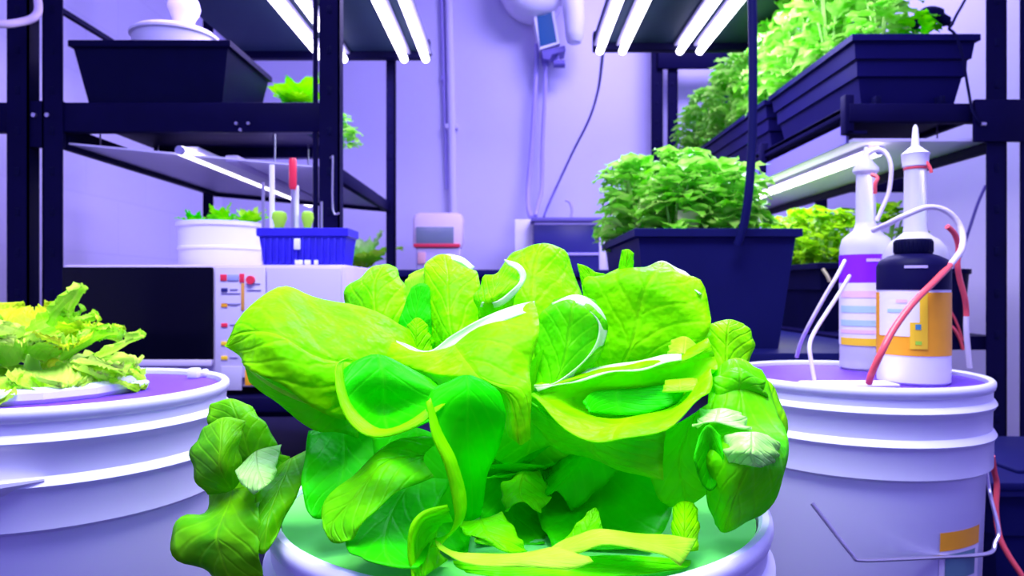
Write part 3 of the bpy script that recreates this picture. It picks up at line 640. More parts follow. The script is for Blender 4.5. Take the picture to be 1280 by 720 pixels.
post(nb2, 1.117, QY0, 0, 2.1, .043); beam(nb2, (1.135, QY0, ZQ-.05), (1.44, QY0+.03, ZQ)); post(nb2, 1.117, 2.6, 0, 2.1, .043); beam(nb2, (1.135, 2.6, ZQ-.05), (1.44, 2.63, ZQ))

# ------------------------------------------------------------ grow lights
def tube_light(t, a, b, r=.011, mt=tube_on):
    m = MB(); m.tube([a, b], r, mt, 14); o = m.build('lamp_tube', t)
    a, b = Vector(a), Vector(b); d = (b-a).normalized()
    c = MB(); c.tube([a-d*.010, a+d*.004], r*.9, capm, 12); c.build('end_cap', o)
    c = MB(); c.tube([b-d*.004, b+d*.010], r*.9, capm, 12); c.build('end_cap', o)
def overhead(label, x0, x1, y0, y1, z, tubes):
    t = thing('grow_light', label, 'grow light', ((x0+x1)/2, (y0+y1)/2, z))
    m = MB(); m.box((x0, y0, z), (x1, y1, z+.035), tealp, .004)
    m.build('panel', t)
    m = MB(); m.box((x0-.004, y1-.03, z-.022), (x1+.004, y1+.004, z+.04), black, .003); m.build('end_bar', t)
    for x in tubes:
        k = MB(); k.box((x-.022, y0+.02, z-.010), (x+.022, y1-.01, z), capm, .003); k.build('batten', t)
        tube_light(t, (x, y0+.03, z-.024), (x, y1-.02, z-.024), .0125)
    for x in (x0+.08, x1-.08):
        for y in (y0+.12, y1-.12):
            k = MB(); k.tube([(x, y, z+.03), (x, y, 2.4)], .0022, steel, 6); k.build('hanging_wire', t)
zo = H+.78
overhead('long overhead grow light above the left rack with four glowing tubes', -.90, -.275, 1.50, 2.40, zo, [-.625, -.555, -.356, -.285])
overhead('long overhead grow light above the right aisle with four glowing tubes', .270, .815, 1.50, 2.38, H+.80, [.288, .362, .550, .615])
# hood under the left shelf
hd = thing('shelf_light', 'white reflector lamp hanging under the left shelf', 'grow light', (-.72, 2.0, ZS-.1))
def quadbox(mb, c4, th, material):
    lo = [Vector(c) for c in c4]; hi = [c+Vector((0, 0, th)) for c in lo]
    mb.add(lo+hi, [(3, 2, 1, 0), (4, 5, 6, 7), (0, 1, 5, 4), (1, 2, 6, 5), (2, 3, 7, 6), (3, 0, 4, 7)], material)
ya, yb = 1.625, 2.44
zl_, zr_ = H+.312, H+.258
m = MB(); quadbox(m, [(XL+.02, ya, zl_+.012), (XR-.018, ya, zr_+.012), (XR-.018, yb, zr_+.012), (XL+.02, yb, zl_+.012)], .004, reflector); m.build('reflector', hd)
for xx, zz in ((XL+.006, zl_), (XR-.026, zr_)):
    m = MB(); m.box((xx, ya, zz), (xx+.018, yb, zz+.034), black, .002); m.build('edge_rail', hd)
m = MB(); quadbox(m, [(XL+.006, yb, zl_), (XR-.008, yb, zr_), (XR-.008, yb+.02, zr_), (XL+.006, yb+.02, zl_)], .036, black); m.build('end_bar', hd)
xt = -.735; ztb = H+.352*abs(xt)/.74-.02
ztb = H+.432*abs(xt)*.985-.008
m = MB(); m.box((xt-.02, 1.64, ztb+.006), (xt+.02, 2.42, ztb-.012+.03), reflector, .003); m.build('batten', hd)
tube_light(hd, (xt, 1.60, ztb), (xt, 2.62, ztb), .011, tube_warm)
m = MB(); m.box((xt+.085, 1.63, ztb-.020), (xt+.115, 2.40, ztb-.004), lilac, .003); m.build('second_batten', hd)
for xx in (XL+.05, -.56):
    for yy in (1.70, 1.98):
        k = MB(); zz = zl_+(zr_-zl_)*(xx-XL)/(XR-XL)+.014
        k.tube([(xx, yy, zz), (xx, yy, ZS-.022)], .002, steel, 6); k.build('hanging_wire', hd)
# hood under the right shelf
hd2 = thing('shelf_light', 'white reflector lamp hanging under the right shelf', 'grow light', (.9, 2.2, ZQ-.07))
ya, yb = 1.56, 3.36
m = MB(); zz = H+.318
m.box((QX0+.012, ya, zz), (QX1-.006, yb, zz+.006), reflector)
m.build('reflector', hd2)
m = MB(); quadbox(m, [(QX0+.006, ya+.02, zz), (QX0+.012, ya+.02, zz), (QX0+.012, yb, zz), (QX0+.006, yb, zz)], .042, mat('side_flap', (.20, .17, .55), .5, spec=.2)); m.build('side_flap', hd2)
m = MB(); m.box((QX1-.012, ya, zz-.022), (QX1+.008, yb, zz+.018), black, .002); m.build('edge_rail', hd2)
m = MB(); m.box((.790, 1.60, zz-.010), (.810, 3.3, zz), lilac, .001); m.build('batten', hd2)
tube_light(hd2, (.800, 1.57, zz-.020), (.800, 3.3, zz-.020), .0105, tube_warm)
for xx in (QX0+.05, QX1-.04):
    for yy in (1.70, 3.2):
        k = MB(); k.tube([(xx, yy, zz+.005), (xx, yy, ZQ-.012)], .002, steel, 6); k.build('hanging_wire', hd2)

# ------------------------------------------------------------ trays
def tray_mesh(mb, x0, x1, y0, y1, z0, z1, material, taper=.012, lip=.008, ledges=(), wall=.004, floor_at=.006):
    def ring(e, z): return [(x0+e, y0+e, z), (x1-e, y0+e, z), (x1-e, y1-e, z), (x0+e, y1-e, z)]
    h = z1-z0; L = [ring(taper, z0)]
    for (fz, out) in ledges:
        e = taper*(1-fz); L += [ring(e+.0, z0+h*fz), ring(e-out, z0+h*fz+.002)]
        taper_e = e-out
    L += [ring(.0, z1-.016), ring(-lip, z1-.014), ring(-lip, z1-.001), ring(-lip+.001, z1), ring(wall-.001, z1), ring(wall, z1-.002), ring(taper+wall, z0+floor_at)]
    mb.loftloops(L, material)
# left dark tray
lt = MB(); tray_mesh(lt, -.978, -.634, 1.606, 1.872, ZS, ZS+.137, blackp, taper=.022)
one('plant_tray', lt, 'black rectangular tray on the middle shelf of the left rack', 'tray', smooth=False)
# ribbed liner seen beside the tray
tb = MB(); c = (-.812, 1.735, ZS+.0065)
tb.lathe([(.03, 0), (.088, 0), (.092, .1), (.094, .176), (.100, .179), (.100, .185), (.090, .193), (.03, .199)], c, rimw, 40)
one('white_tub', tb, 'round white lidded tub standing in the black tray, top left', 'tub')
jg = thing('jug', 'crumpled white jug on top of the white tub, top left', 'jug', (-.795, 1.745, ZS+.205))
j = MB(); zz = ZS+.2055
def wob(prof, c, mt, n=20, amp=.006, seed=1):
    loops = []
    for r, z in prof:
        loops.append([(c[0]+(r+amp*noise.noise(Vector((math.cos(2*PI*k/n)*2+seed, math.sin(2*PI*k/n)*2, z*40))))*math.cos(2*PI*k/n), c[1]+(r+amp*noise.noise(Vector((math.cos(2*PI*k/n)*2+seed+9, math.sin(2*PI*k/n)*2, z*40))))*math.sin(2*PI*k/n), c[2]+z) for k in range(n)])
    j.loftloops(loops, mt)
wob([(.005, 0), (.022, 0), (.024, .01), (.026, .03), (.034, .045), (.036, .06), (.034, .075), (.026, .092), (.014, .1), (.012, .115)], (-.795, 1.745, zz), rimw)
j.build('body', jg)
j = MB(); j.lathe([(.013, .112), (.015, .114), (.015, .13), (.003, .131)], (-.795, 1.745, zz), rimw, 20); j.build('cap', jg)
# lettuces on that shelf
def small_lettuce(name, label, c, s, seed, group=None, pot=True, mats=(young, midg), cat='lettuce', el=((35, 60), (-5, 40))):
    t = thing(name, label, cat, c, group)
    z = c[2]
    if pot:
        p = MB(); p.lathe([(.01, 0), (.028*s, 0), (.034*s, .05*s), (.037*s, .051*s), (.037*s, .056*s), (.033*s, .056*s), (.032*s, .05*s), (.01, .05*s)], c, blackp, 24); p.build('pot', t); z += .05*s
    f = MB()
    rosette(f, (c[0], c[1], z), 9, .085*s, .06*s, el[0], el[1], mats[0], r0=.004, seed=seed, ruff=.006*s, rk=3.5, nu=9, nv=10)
    rosette(f, (c[0], c[1], z), 6, .085*s, .055*s, (60, 85), (30, 70), mats[1], r0=.004, seed=seed+7, ruff=.006*s, rk=3.5, nu=9, nv=10)
    f.build('foliage', t, ang=0)
    return t
small_lettuce('potted_lettuce', 'bright green lettuce on the left shelf between the tray and the front post', (-.565, 1.90, ZS), 1.12, 31)
PEEK = (-.537, 1.955, ZS-.002)
pk = thing('trailing_plant', 'pale leafy plant trailing off the left shelf just right of the front post', 'plant', PEEK)
pm = MB(); pm.lathe([(.01, 0), (.024, 0), (.030, .05), (.033, .051), (.033, .056), (.028, .056), (.01, .05)], PEEK, blackp, 24); pm.build('pot', pk)
pm = MB(); PEEKS = [(-.468, 1.955, ZS+.004), (-.452, 1.95, ZS-.03), (-.485, 1.955, ZS+.02)]
# right trays
for i, (ya, yb, lab) in enumerate(((1.565, 2.06, 'black stepped planter tray nearest on the upper right shelf'), (2.11, 2.86, 'black planter tray second along the upper right shelf'), (2.94, 3.40, 'black planter tray farthest along the upper right shelf'))):
    t = thing('planter_tray', lab, 'tray', (.873, (ya+yb)/2, ZQ))
    m = MB(); tray_mesh(m, .744, 1.006, ya, yb, ZQ, ZQ+.152, trayblue, taper=.03, ledges=((.42, .006), (.66, .006)), floor_at=.008); m.build('body', t, smooth=False)
    m = MB(); m.box((.753, ya+.009, ZQ+.10), (.997, yb-.009, ZQ+.132), soilm); m.build('soil', t)
    if i == 0:
        for fx in (.79, .93):
            m = MB(); m.box((fx, ya-.0005, ZQ), (fx+.012, ya+.02, ZQ+.02), blackp, .001); m.build('foot', t)
ZT = ZQ+.130
def bush(mb, c, r, h, n, L, W, seed, material, fill=.9, base=.25):
    rg = random.Random(seed)
    for k in range(n):
        az = rg.uniform(0, 2*PI); q = math.sqrt(rg.random()); hh = rg.random()
        rad = r*q*fill*math.sin(PI*(base+(.93-base)*hh)); z = h*(.12+.83*hh)
        leafgen(mb, (c[0]+rad*.7*math.cos(az), c[1]+rad*.7*math.sin(az), c[2]+z), az+rg.uniform(-.7, .7), math.radians(rg.uniform(-5, 50)), math.radians(rg.uniform(-50, 10)),
                L*rg.uniform(.7, 1.2), W*rg.uniform(.8, 1.2), L*.08, 2, 5, 6, rg.random()*6, material, .25)
for k, c in enumerate(PEEKS): bush(pm, (c[0], c[1], c[2]-.02), .036, .062, 34, .036, .026, 300+k, bushy)
pm.build('foliage', pk, ang=0)
pm = MB()
for c in PEEKS: pm.tube([(PEEK[0], PEEK[1], ZS+.05), (PEEK[0]+.03, PEEK[1], ZS+.07), c], .002, stemm, 6, res=4)
pm.build('stems', pk)
def bush_proto(name, label, c, r, h, n, L, W, seed, material, group, cat='plant'):
    t = thing(name, label, cat, c, group)
    f = MB(); bush(f, c, r, h, n, L, W, seed, material); f.build('foliage', t, ang=0)
    s = MB(); rg = random.Random(seed)
    for k in range(5):
        a = rg.uniform(0, 6.28); s.tube([c, (c[0]+r*.25*math.cos(a), c[1]+r*.25*math.sin(a), c[2]+h*.4), (c[0]+r*.5*math.cos(a), c[1]+r*.5*math.sin(a), c[2]+h*.8)], .0022, stemm, 6, res=3)
    s.build('stems', t)
    return t
G1 = 'leafy plants filling the upper right trays'
LAB1 = 'leafy light green plant in the dense row filling the upper right trays'
protos = [bush_proto('leafy_plant', LAB1, (.80, 1.66, ZT), .085, .20, 80, .058, .042, 50+k, bushy, G1) for k in range(3)]
spots = []
yy = 1.78
while yy < 3.36:
    for xx in (.80, .92):
        if 2.04 < yy < 2.13 or 2.84 < yy < 2.96: continue
        spots.append((xx, yy))
    yy += .125
rg = random.Random(8)
for i, (x, y) in enumerate(spots):
    o = protos[i] if i < 3 else copy_tree(protos[i % 3])
    o.location = (x+rg.uniform(-.012, .012), y+rg.uniform(-.02, .02), ZT); o.rotation_euler.z = rg.uniform(0, 6.28)
    s = rg.uniform(.9, 1.1); o.scale = (s, s, s*1.38)
# front of tray: two plants of their own look
t = bush_proto('leafy_plant', 'tall leafy plant at the front corner of the nearest upper right tray', (.845, 1.655, ZT), .07, .19, 60, .05, .036, 77, bushy, None)
t = bush_proto('leafy_plant', 'short leafy seedling in the middle of the nearest upper tray front', (.905, 1.60, ZT), .035, .075, 26, .04, .03, 78, midg, None)
m = MB()
m.tube([P(1142, 32, 1.60), P(1152, 22, 1.60), P(1165, 18, 1.60), P(1178, 24, 1.60), P(1190, 32, 1.60)], [.012, .016, .018, .018, .012, .006], blackp, 14, res=5)
one('water_pump', m, 'small black pump lying on the soil at the right of the upper tray', 'pump')
hose('black_cable', 'thin black cable rising from the pump on the upper right tray', [(1186, 36, 1.56), (1190, 30, 1.56), (1196, 18, 1.57), (1204, 4, 1.58), (1212, -14, 1.6), (1225, -60, 1.6)], .003, blackp, 'cable')
hose('black_cable', 'black cable drooping down the front of the upper right tray to the post', [(1186, 36, 1.553), (1195, 45, 1.545), (1203, 70, 1.545), (1210, 110, 1.545), (1216, 140, 1.535), (1226, 156, 1.53)], .003, blackp, 'cable')

# ------------------------------------------------------------ table and large planter
TZ = H-.108
tb = thing('work_table', 'low black table carrying the large dark planter', 'table', (.40, 1.55, 0))
m = MB(); m.box((.12, 1.20, TZ-.028), (.690, 1.95, TZ), navyp, .003); m.build('top', tb)
for x in (.15, .66):
    for y in (1.23, 1.92):
        m = MB(); m.box((x-.02, y-.02, 0), (x+.02, y+.02, TZ-.028), black, .002); m.build('leg', tb)
pl = thing('planter', 'large dark navy planter box full of leafy greens', 'planter', (.36, 1.47, TZ))
m = MB(); tray_mesh(m, .222, .497, 1.262, 1.70, TZ, H+.104, navyp, taper=.022, lip=.009, wall=.005); m.build('body', pl, smooth=False)
m = MB(); m.box((.234, 1.275, H+.03), (.486, 1.688, H+.078), soilm); m.build('soil', pl)
G2 = 'leafy greens in the large planter'
pz = H+.077
for i, (x, y, r, h, n, lab) in enumerate((
    (.27, 1.62, .10, .17, 110, 'leafy green plant at the back left of the large planter'),
    (.40, 1.62, .10, .18, 110, 'leafy green plant at the back right of the large planter'),
    (.265, 1.46, .085, .15, 100, 'leafy green plant spilling over the left side of the large planter'),
    (.34, 1.44, .085, .165, 100, 'tallest leafy green plant in the middle of the large planter'),
    (.445, 1.46, .08, .145, 100, 'leafy green plant at the right side of the large planter'),
    (.30, 1.33, .055, .12, 70, 'leafy green plant at the front left of the large planter'),
    (.395, 1.34, .065, .14, 80, 'leafy green plant at the front of the planter beside the black cable'))):
    bush_proto('leafy_green', lab, (x, y, pz), r*.92, h*1.22, n+20, .056, .046, 90+i, bushy, G2)
sp = P(777, 268, 1.72)
bush_proto('trailing_plant', 'leafy plant trailing over the far left edge of the large planter', (.262, 1.655, pz), .055, .10, 60, .05, .040, 140, bushy, None)
m = MB(); q = P(861, 282, 1.30); m.box((q.x-.020, 1.300, pz-.02), (q.x+.018, 1.303, q.z+.028), tag_tan, .001)
one('plant_tag', m, 'tan card tag stuck in the large planter soil', 'tag')
m = MB(); m.tube([P(935, -40, 1.22), P(940, 0, 1.22), P(941, 60, 1.22), P(941, 120, 1.22), P(940, 180, 1.22), P(936, 240, 1.22), P(930, 280, 1.23), P(922, 306, 1.24)], .0075, navyp, 12, res=6)
m.tube([(P(935, -40, 1.22)), (P(932, -120, 1.22)), (P(930, -300, 1.22).x, 1.22, 2.4)], .0075, navyp, 12, res=6)
one('hanging_cable', m, 'thick dark cable hanging down in front of the large planter', 'cable')

# ------------------------------------------------------------ right lower shelf
LS = H-.105
t = thing('lower_tray', 'black tray of yellow-green plants on the lower right shelf', 'tray', (.88, 2.05, LS))
m = MB(); tray_mesh(m, .735, 1.02, 1.72, 2.55, LS, LS+.165, blackp, taper=.02, ledges=((.6, .004),)); m.build('body', t, smooth=False)
m = MB(); m.box((.745, 1.735, LS+.10), (1.01, 2.535, LS+.148), soilm); m.build('soil', t)
G3 = 'plants in the lower right tray'
LAB3 = 'dense yellow-green plant in the black tray on the lower right shelf'
pr = [bush_proto('leafy_plant', LAB3, (.80, 1.8, LS+.147), .09, .175, 90, .052, .040, 160+k, bushy_y, G3) for k in range(2)]
k = 0
for y in (1.82, 1.98, 2.14, 2.30, 2.45):
    for x in (.80, .945):
        o = pr[k] if k < 2 else copy_tree(pr[k % 2])
        o.location = (x, y, LS+.147); o.rotation_euler.z = k*1.3; s = .9+.07*(k % 3); o.scale = (s, s, s*1.02); k += 1
m = MB(); m.lathe([(.02, 0), (.055, 0), (.066, .135), (.071, .137), (.071, .147), (.064, .147), (.062, .13), (.02, .13)], (.960, 1.635, LS), blackp, 32)
one('plant_pot', m, 'round black pot behind the orange bottle by the rack post', 'pot')
m = MB(); m.tube([P(1028, 336, 1.712), P(1034, 345, 1.708), P(1037, 352, 1.708)], .004, tag_tan, 8, res=3)
one('plant_marker', m, 'small pale marker on the front rim of the lower right tray', 'marker')

# ------------------------------------------------------------ crate by the right bucket
cr_ = thing('storage_crate', 'dark blue crate on the floor at the lower right behind the bucket', 'crate', (.90, 1.28, 0))
m = MB(); tray_mesh(m, .735, 1.10, 1.10, 1.42, 0, .178, navyp, taper=.02, lip=.010, ledges=((.55, .004),)); m.build('body', cr_, smooth=False)
m = MB(); m.box((.722, 1.088, .172), (1.112, 1.432, .186), navyp, .004); m.box((.80, 1.14, .184), (1.04, 1.38, .192), navyp, .003); m.build('lid', cr_)
hose('red_cable', 'red cable running over the front of the crate at lower right', [(1240, 570, 1.06), (1243, 590, 1.07), (1246, 606, 1.075), (1245, 640, 1.07), (1250, 672, 1.06), (1262, 696, 1.05), (1280, 724, 1.04), (1310, 780, 1.03)], .004, redtube, 'cable')
hose('red_wire', 'thin red wire hanging behind the orange bottle', [(1182, 372, 1.559), (1188, 388, 1.560), (1196, 404, 1.563), (1206, 432, 1.575)], .0025, redtube, 'wire')
hose('black_wire', 'thin black wire slanting across the gap right of the bottles', [(1232, 232, 1.9), (1222, 255, 1.9), (1212, 285, 1.9), (1203, 312, 1.9), (1196, 330, 1.9), (1188, 345, 1.9)], .004, darkpipe, 'wire')

# ------------------------------------------------------------ microwave
MY0, MY1 = 1.27, 1.57
MX0, MX1, MZ0, MZ1 = P(77, 0, MY0).x, P(433, 0, MY0).x, P(0, 493, MY0).z, P(0, 331, MY0).z
mt_ = thing('side_table', 'low black table under the white microwave oven', 'table', (-.54, 1.40, 0))
m = MB(); m.box((MX0-.05, 1.235, MZ0-.026), (MX1+.04, 1.590, MZ0-.0005), black, .003); m.build('top', mt_)
for x in (MX0-.03, MX1+.02):
    for y in (1.255, 1.57):
        m = MB(); m.box((x-.015, y-.015, 0), (x+.015, y+.015, MZ0-.026), black, .002); m.build('leg', mt_)
mw = thing('microwave_oven', 'white microwave oven with black glass door before the left rack', 'microwave', ((MX0+MX1)/2, 1.42, MZ0))
m = MB(); m.box((MX0, MY0, MZ0+.012), (MX1, MY1, MZ1), lilac, .006)
for x in (MX0+.06, MX1-.06):
    for y in (MY0+.05, MY1-.05): m.lathe([(.018, 0), (.015, .012)], (x, y, MZ0), blackp, 16)
m.build('body', mw)
dz0 = P(0, 449, MY0).z; dz1 = P(0, 334, MY0).z; dx1 = P(268, 0, MY0).x
m = MB(); m.box((MX0+.006, MY0-.010, dz0), (dx1, MY0, dz1), glassb, .003)
dr = m.build('door', mw)
m = MB(); m.box((MX0+.006, MY0-.013, P(0, 457, MY0).z), (dx1, MY0-.001, dz0), lilac, .002); m.build('door_sill', dr)
m = MB(); px = lambda x, y, d=MY0-.010: P(x, y, d)
m.box((px(268, 0).x, MY0-.008, MZ0+.03), (px(331, 0).x, MY0, dz1), mat('panel_lilac', (.62, .55, .82), .4), .002)
pn = m.build('control_panel', mw)
def mark(mb, x0, y0, x1, y1, mt, d=MY0-.010):
    a, b = P(x0, y0, d), P(x1, y1, d); mb.box((a.x, d, b.z), (b.x, d+.004, a.z), mt, .0008)
for args in ((275, 343, 283, 351, red), (284, 343, 298, 351, mat('panel_blue', (.35, .38, .75), .4)), (299, 342, 305, 353, red)):
    k = MB(); mark(k, *args); k.build('button', pn)
k = MB(); a = P(322, 350, MY0-.010); k.tube([(a.x-.012, MY0-.014, a.z), (a.x-.012, MY0-.006, a.z)],   .0075, red, 20); k.build('start_button', pn)
for y, mt in ((360, greyw), (379, orange), (404, red), (427, yellow), (445, yellow)):
    k = MB(); mark(k, 276, y, 284, y+5, mt); mark(k, 287, y+1, 297, y+2.5, capm); k.build('button', pn)
k = MB(); mark(k, 301, 354, 305, 388, mat('panel_ochre', (.70, .32, .06), .5)); mark(k, 276, 379, 300, 380.5, capm); mark(k, 276, 366, 300, 367, capm); mark(k, 308, 354, 325, 355, capm); mark(k, 308, 362, 326, 363, capm); k.build('printed_strip', pn)
k = MB(); mark(k, 306, 462, 314, 482, orange); mark(k, 315, 464, 320, 482, yellow); mark(k, 276, 458, 302, 488, mat('panel_grey', (.50, .45, .68), .5)); k.build('power_label', pn)
m = MB(); m.box((px(331, 0).x+.002, MY0-.006, MZ0+.03), (MX1-.008, MY0, dz1-.001), mat('side_panel_lilac', (.56, .50, .80), .35), .002)
m.build('side_panel', mw)
# white tub with lettuces on the microwave
wt = MB(); c = P(276, 330, 1.46); c = (c.x, 1.46, MZ1)
wt.lathe([(.02, 0), (.077, 0), (.079, .003), (.080, .034), (.0825, .036), (.0825, .040), (.080, .042), (.081, .080), (.0845, .082), (.0845, .090), (.080, .090), (.079, .084), (.02, .083)], c, rimw, 56)
one('planting_tub', wt, 'round white tub with small lettuces standing on the microwave', 'tub')
G = 'small lettuces in the white tub'
for i, (px_, dy, s, lab, mm) in enumerate(((243, .0, .50, 'low dark green seedling at the left of the white tub', (midg, darkg)), (276, -.03, .62, 'upright green lettuce in the middle of the white tub', (midg, young)), (312, -.02, .62, 'yellow-green lettuce at the right of the white tub', (young, frill)))):
    q = P(px_, 0, c[1]+dy); small_lettuce('small_lettuce', lab, (q.x, c[1]+dy, MZ1+.0835), s*.78, 60+i, G, pot=False, mats=mm)
# blue basket
bk = thing('basket', 'blue ribbed plastic basket holding tools on the microwave', 'basket', (-.375, 1.33, MZ1))
x0, x1 = P(322, 0, 1.29).x, P(435, 0, 1.29).x; y0, y1 = 1.29, 1.37; zb, zt2 = MZ1+.0005, P(0, 285, 1.29).z
m = MB(); tray_mesh(m, x0+.003, x1-.003, y0, y1, zb, zt2, bluebask, taper=.006, lip=.004, wall=.003); m.build('body', bk, smooth=False)
for k in range(13):
    xx = x0+.012+(x1-x0-.024)*k/12
    m = MB(); m.box((xx-.002, y0-.0012, zb+.004), (xx+.002, y0+.008, zt2-.016), bluebask, .001); m.build('rib', bk)
m = MB(); a = P(371, 305, y0-.004); m.box((a.x-.006, y0-.004, a.z-.010), (a.x+.006, y0, a.z+.010), rimw, .002); m.build('clip', bk)
m = MB()
for (xa, xb) in ((368, 378), (380, 388), (392, 397)):
    a, b_ = P(xa, 331, y0-.004), P(xb, 325, y0-.004); m.box((a.x, y0-.003, a.z), (b_.x, y0+.002, b_.z), rimw, .001)
m.build('label_tabs', bk)
bz = zb+.008
def tool(name, label, pxc, top, r, mt, cat, d=1.335, shaft=None, tilt=0):
    t = thing(name, label, cat, (P(pxc, 0, d).x, d, bz)); q = P(pxc, top, d); xb = q.x-tilt
    if shaft:
        zsh = P(0, shaft, d).z; f = (zsh-bz)/(q.z-bz)
        m = MB(); m.tube([(xb, d, bz), (xb+tilt*f, d, zsh+.004)], .0035, steel, 10); m.build('shaft', t)
        m = MB(); m.tube([(xb+tilt*f, d, zsh), (xb+tilt*(f+.05), d, zsh+.006), (xb+tilt*.97, d, q.z-.004), (xb+tilt, d, q.z)], [r*.7, r, r, r*.8], mt, 14); m.build('handle', t)
    else:
        m = MB(); m.tube([(xb, d, bz), (xb+tilt, d, q.z)], r, mt, 12); m.build('rod', t)
tool('screwdriver', 'red-handled screwdriver standing in the blue basket', 366, 198, .0072, red, 'tool', shaft=237)
tool('rod', 'pale lilac rod standing at the left of the blue basket', 340, 206, .005, rimw, 'rod', d=1.345)
tool('rod', 'thin dark rod at the far left of the blue basket', 329, 228, .003, steel, 'rod', d=1.32)
tool('rod', 'thin steel rod standing at the right end of the blue basket', 402, 252, .0022, steel, 'rod', d=1.325)
tool('rod', 'slim pale rod between the two lime handles in the blue basket', 369, 232, .007, rimw, 'rod', d=1.353)
for (pxc, w, tp, lab) in ((348, .0155, 264, 'wider lime green tapered handle left in the blue basket'), (384, .0115, 264, 'narrower lime green tapered handle right in the blue basket')):
    q = P(pxc, tp, 1.35)
    m = MB(); zz = bz
    m.lathe([(.006, 0), (w*.55, .01), (w*.62, (q.z-bz)*.7), (w, (q.z-bz)*.86), (w*.9, (q.z-bz)*.97), (w*.5, q.z-bz)], (q.x, 1.352, bz), lime, 20)
    one('tool_handle', m, lab, 'tool')
# loose lettuce at the end of the basket, on the back bench

# ------------------------------------------------------------ back bench and what stands on it
BZ = H+.076
bb = thing('back_bench', 'long dark bench against the back wall', 'bench', (-.1, 3.3, 0))
m = MB(); m.box((-.80, 2.98, BZ-.03), (.60, 3.55, BZ), navyp, .003); m.build('top', bb)
m = MB(); m.box((-.78, 3.02, .08), (.58, 3.54, BZ-.03), navyp); m.build('cabinet', bb)
m = MB(); m.box((-.76, 3.06, 0), (.56, 3.54, .08), black); m.build('plinth', bb)
for k in range(4):
    m = MB(); xx = -.77+k*.338; m.box((xx+.006, 3.008, .10), (xx+.330, 3.02, BZ-.045), navyp, .002); d_ = m.build('door', bb)
    m = MB(); m.tube([(xx+.30, 3.0, BZ-.15), (xx+.30, 3.0, BZ-.25)], .004, steel, 8); m.build('handle', d_)
q = P(452, 0, 3.06)
small_lettuce('lettuce_seedling', 'pale green lettuce at the left end of the back bench beside the basket', (q.x, 3.06, BZ), 2.0, 71, pot=False, mats=(pale, pale_glint), el=((35, 75), (0, 60)))
# timer / thermostat
th = thing('controller', 'rounded pink-white controller with grey display and red stripe on the back bench', 'controller', (P(545, 0, 3.2).x, 3.2, BZ))
def rbox(mb, px0, py0, px1, py1, d, th_, mt, bev): 
    a, b = P(px0, py0, d), P(px1, py1, d); mb.box((a.x, d, b.z), (b.x, d+th_, a.z), mt, bev)
m = MB(); rbox(m, 515, 265, 579, 312, 3.20, .075, pinkw, .030)
m.build('case', th)
m = MB(); rbox(m, 520, 310, 576, 338.6, 3.205, .06, lilac, .006)
m.build('stand', th)
m = MB(); rbox(m, 520, 283.5, 567, 305, 3.194, .008, lcd, .002); m.build('display', th)
m = MB(); rbox(m, 516.5, 304.5, 575, 309, 3.190, .014, red, .003); m.build('stripe', th)
m = MB(); rbox(m, 522, 315, 532, 330, 3.196, .01, mat('salmon_plastic', (.85, .45, .50), .5), .003); m.build('switch', th)
m = MB(); rbox(m, 643, 274, 667, 339, 3.18, .08, mat('cream_plastic', (.88, .84, .93), .45), .006)
one('power_adapter', m, 'upright white box beside the dark tank on the back bench', 'box')
tk = thing('tank', 'small dark clear-sided tank on the back bench', 'tank', (P(710, 0, 3.1).x, 3.15, BZ))
m = MB(); rbox(m, 667, 280, 749, 338.8, 3.08, .22, greyw, .006); m.build('body', tk)
m = MB(); rbox(m, 664, 271.5, 753, 277, 3.06, .26, darkpipe, .004); rbox(m, 668, 277, 749, 281, 3.075, .23, mid_lav, .002); m.build('lid', tk)
m = MB(); rbox(m, 749, 278, 757, 338.6, 3.075, .23, reflector, .003); rbox(m, 667, 316, 749, 319, 3.074, .006, mid_lav, .001); m.build('frame', tk)
m = MB(); m.tube([P(714, 271.8, 3.1), P(715, 262, 3.1), P(712, 253, 3.1), P(707, 250, 3.1)], .006, mid_lav, 8, res=4); m.build('hose_stub', tk)
# wall conduits
def wallpipe(name, label, px0, y0, px1, y1, r, mt, d=3.575, cat='pipe'):
    m = MB(); m.tube([P(px0, y0, d), P(px1, y1, d)], r, mt, 12)
    for f in (.2, .6):
        a = P(px0+(px1-px0)*f, y0+(y1-y0)*f, d); m.box((a.x-r*1.6, d-r*.6, a.z-.012), (a.x+r*1.6, 3.6, a.z+.012), mt, .002)
    return one(name, m, label, cat)
wallpipe('conduit_pipe', 'wide lilac conduit running up the back wall left of centre', 559, -110, 568, 337, .020, mid_lav if False else smooth_wall, 3.572)
wallpipe('conduit_pipe', 'thin dark conduit beside the wide lilac conduit on the back wall', 549, -110, 559.5, 236, .010, mid_lav, 3.585)
hose('power_cable', 'left violet cable dropping from the screen unit to the bench', [(671, 55, 3.52), (671, 75, 3.53), (668, 130, 3.53), (664, 190, 3.53), (660, 240, 3.5), (661, 262, 3.4), (664, 272, 3.3)], .012, mid_lav, 'cable')
hose('power_cable', 'middle violet cable dropping from the screen unit to the tank', [(682, 74, 3.52), (681, 120, 3.53), (678, 180, 3.53), (677, 235, 3.5), (672, 258, 3.4), (669, 270, 3.33)], .010, mid_lav, 'cable')
hose('power_cable', 'thin cable curving from the right grow light down to the tank', [(754, 55, 2.37), (752, 80, 2.6), (747, 115, 3.0), (736, 150, 3.3), (716, 190, 3.45), (695, 235, 3.5), (683, 262, 3.42), (680, 271, 3.3)], .0058, darkpipe, 'cable')
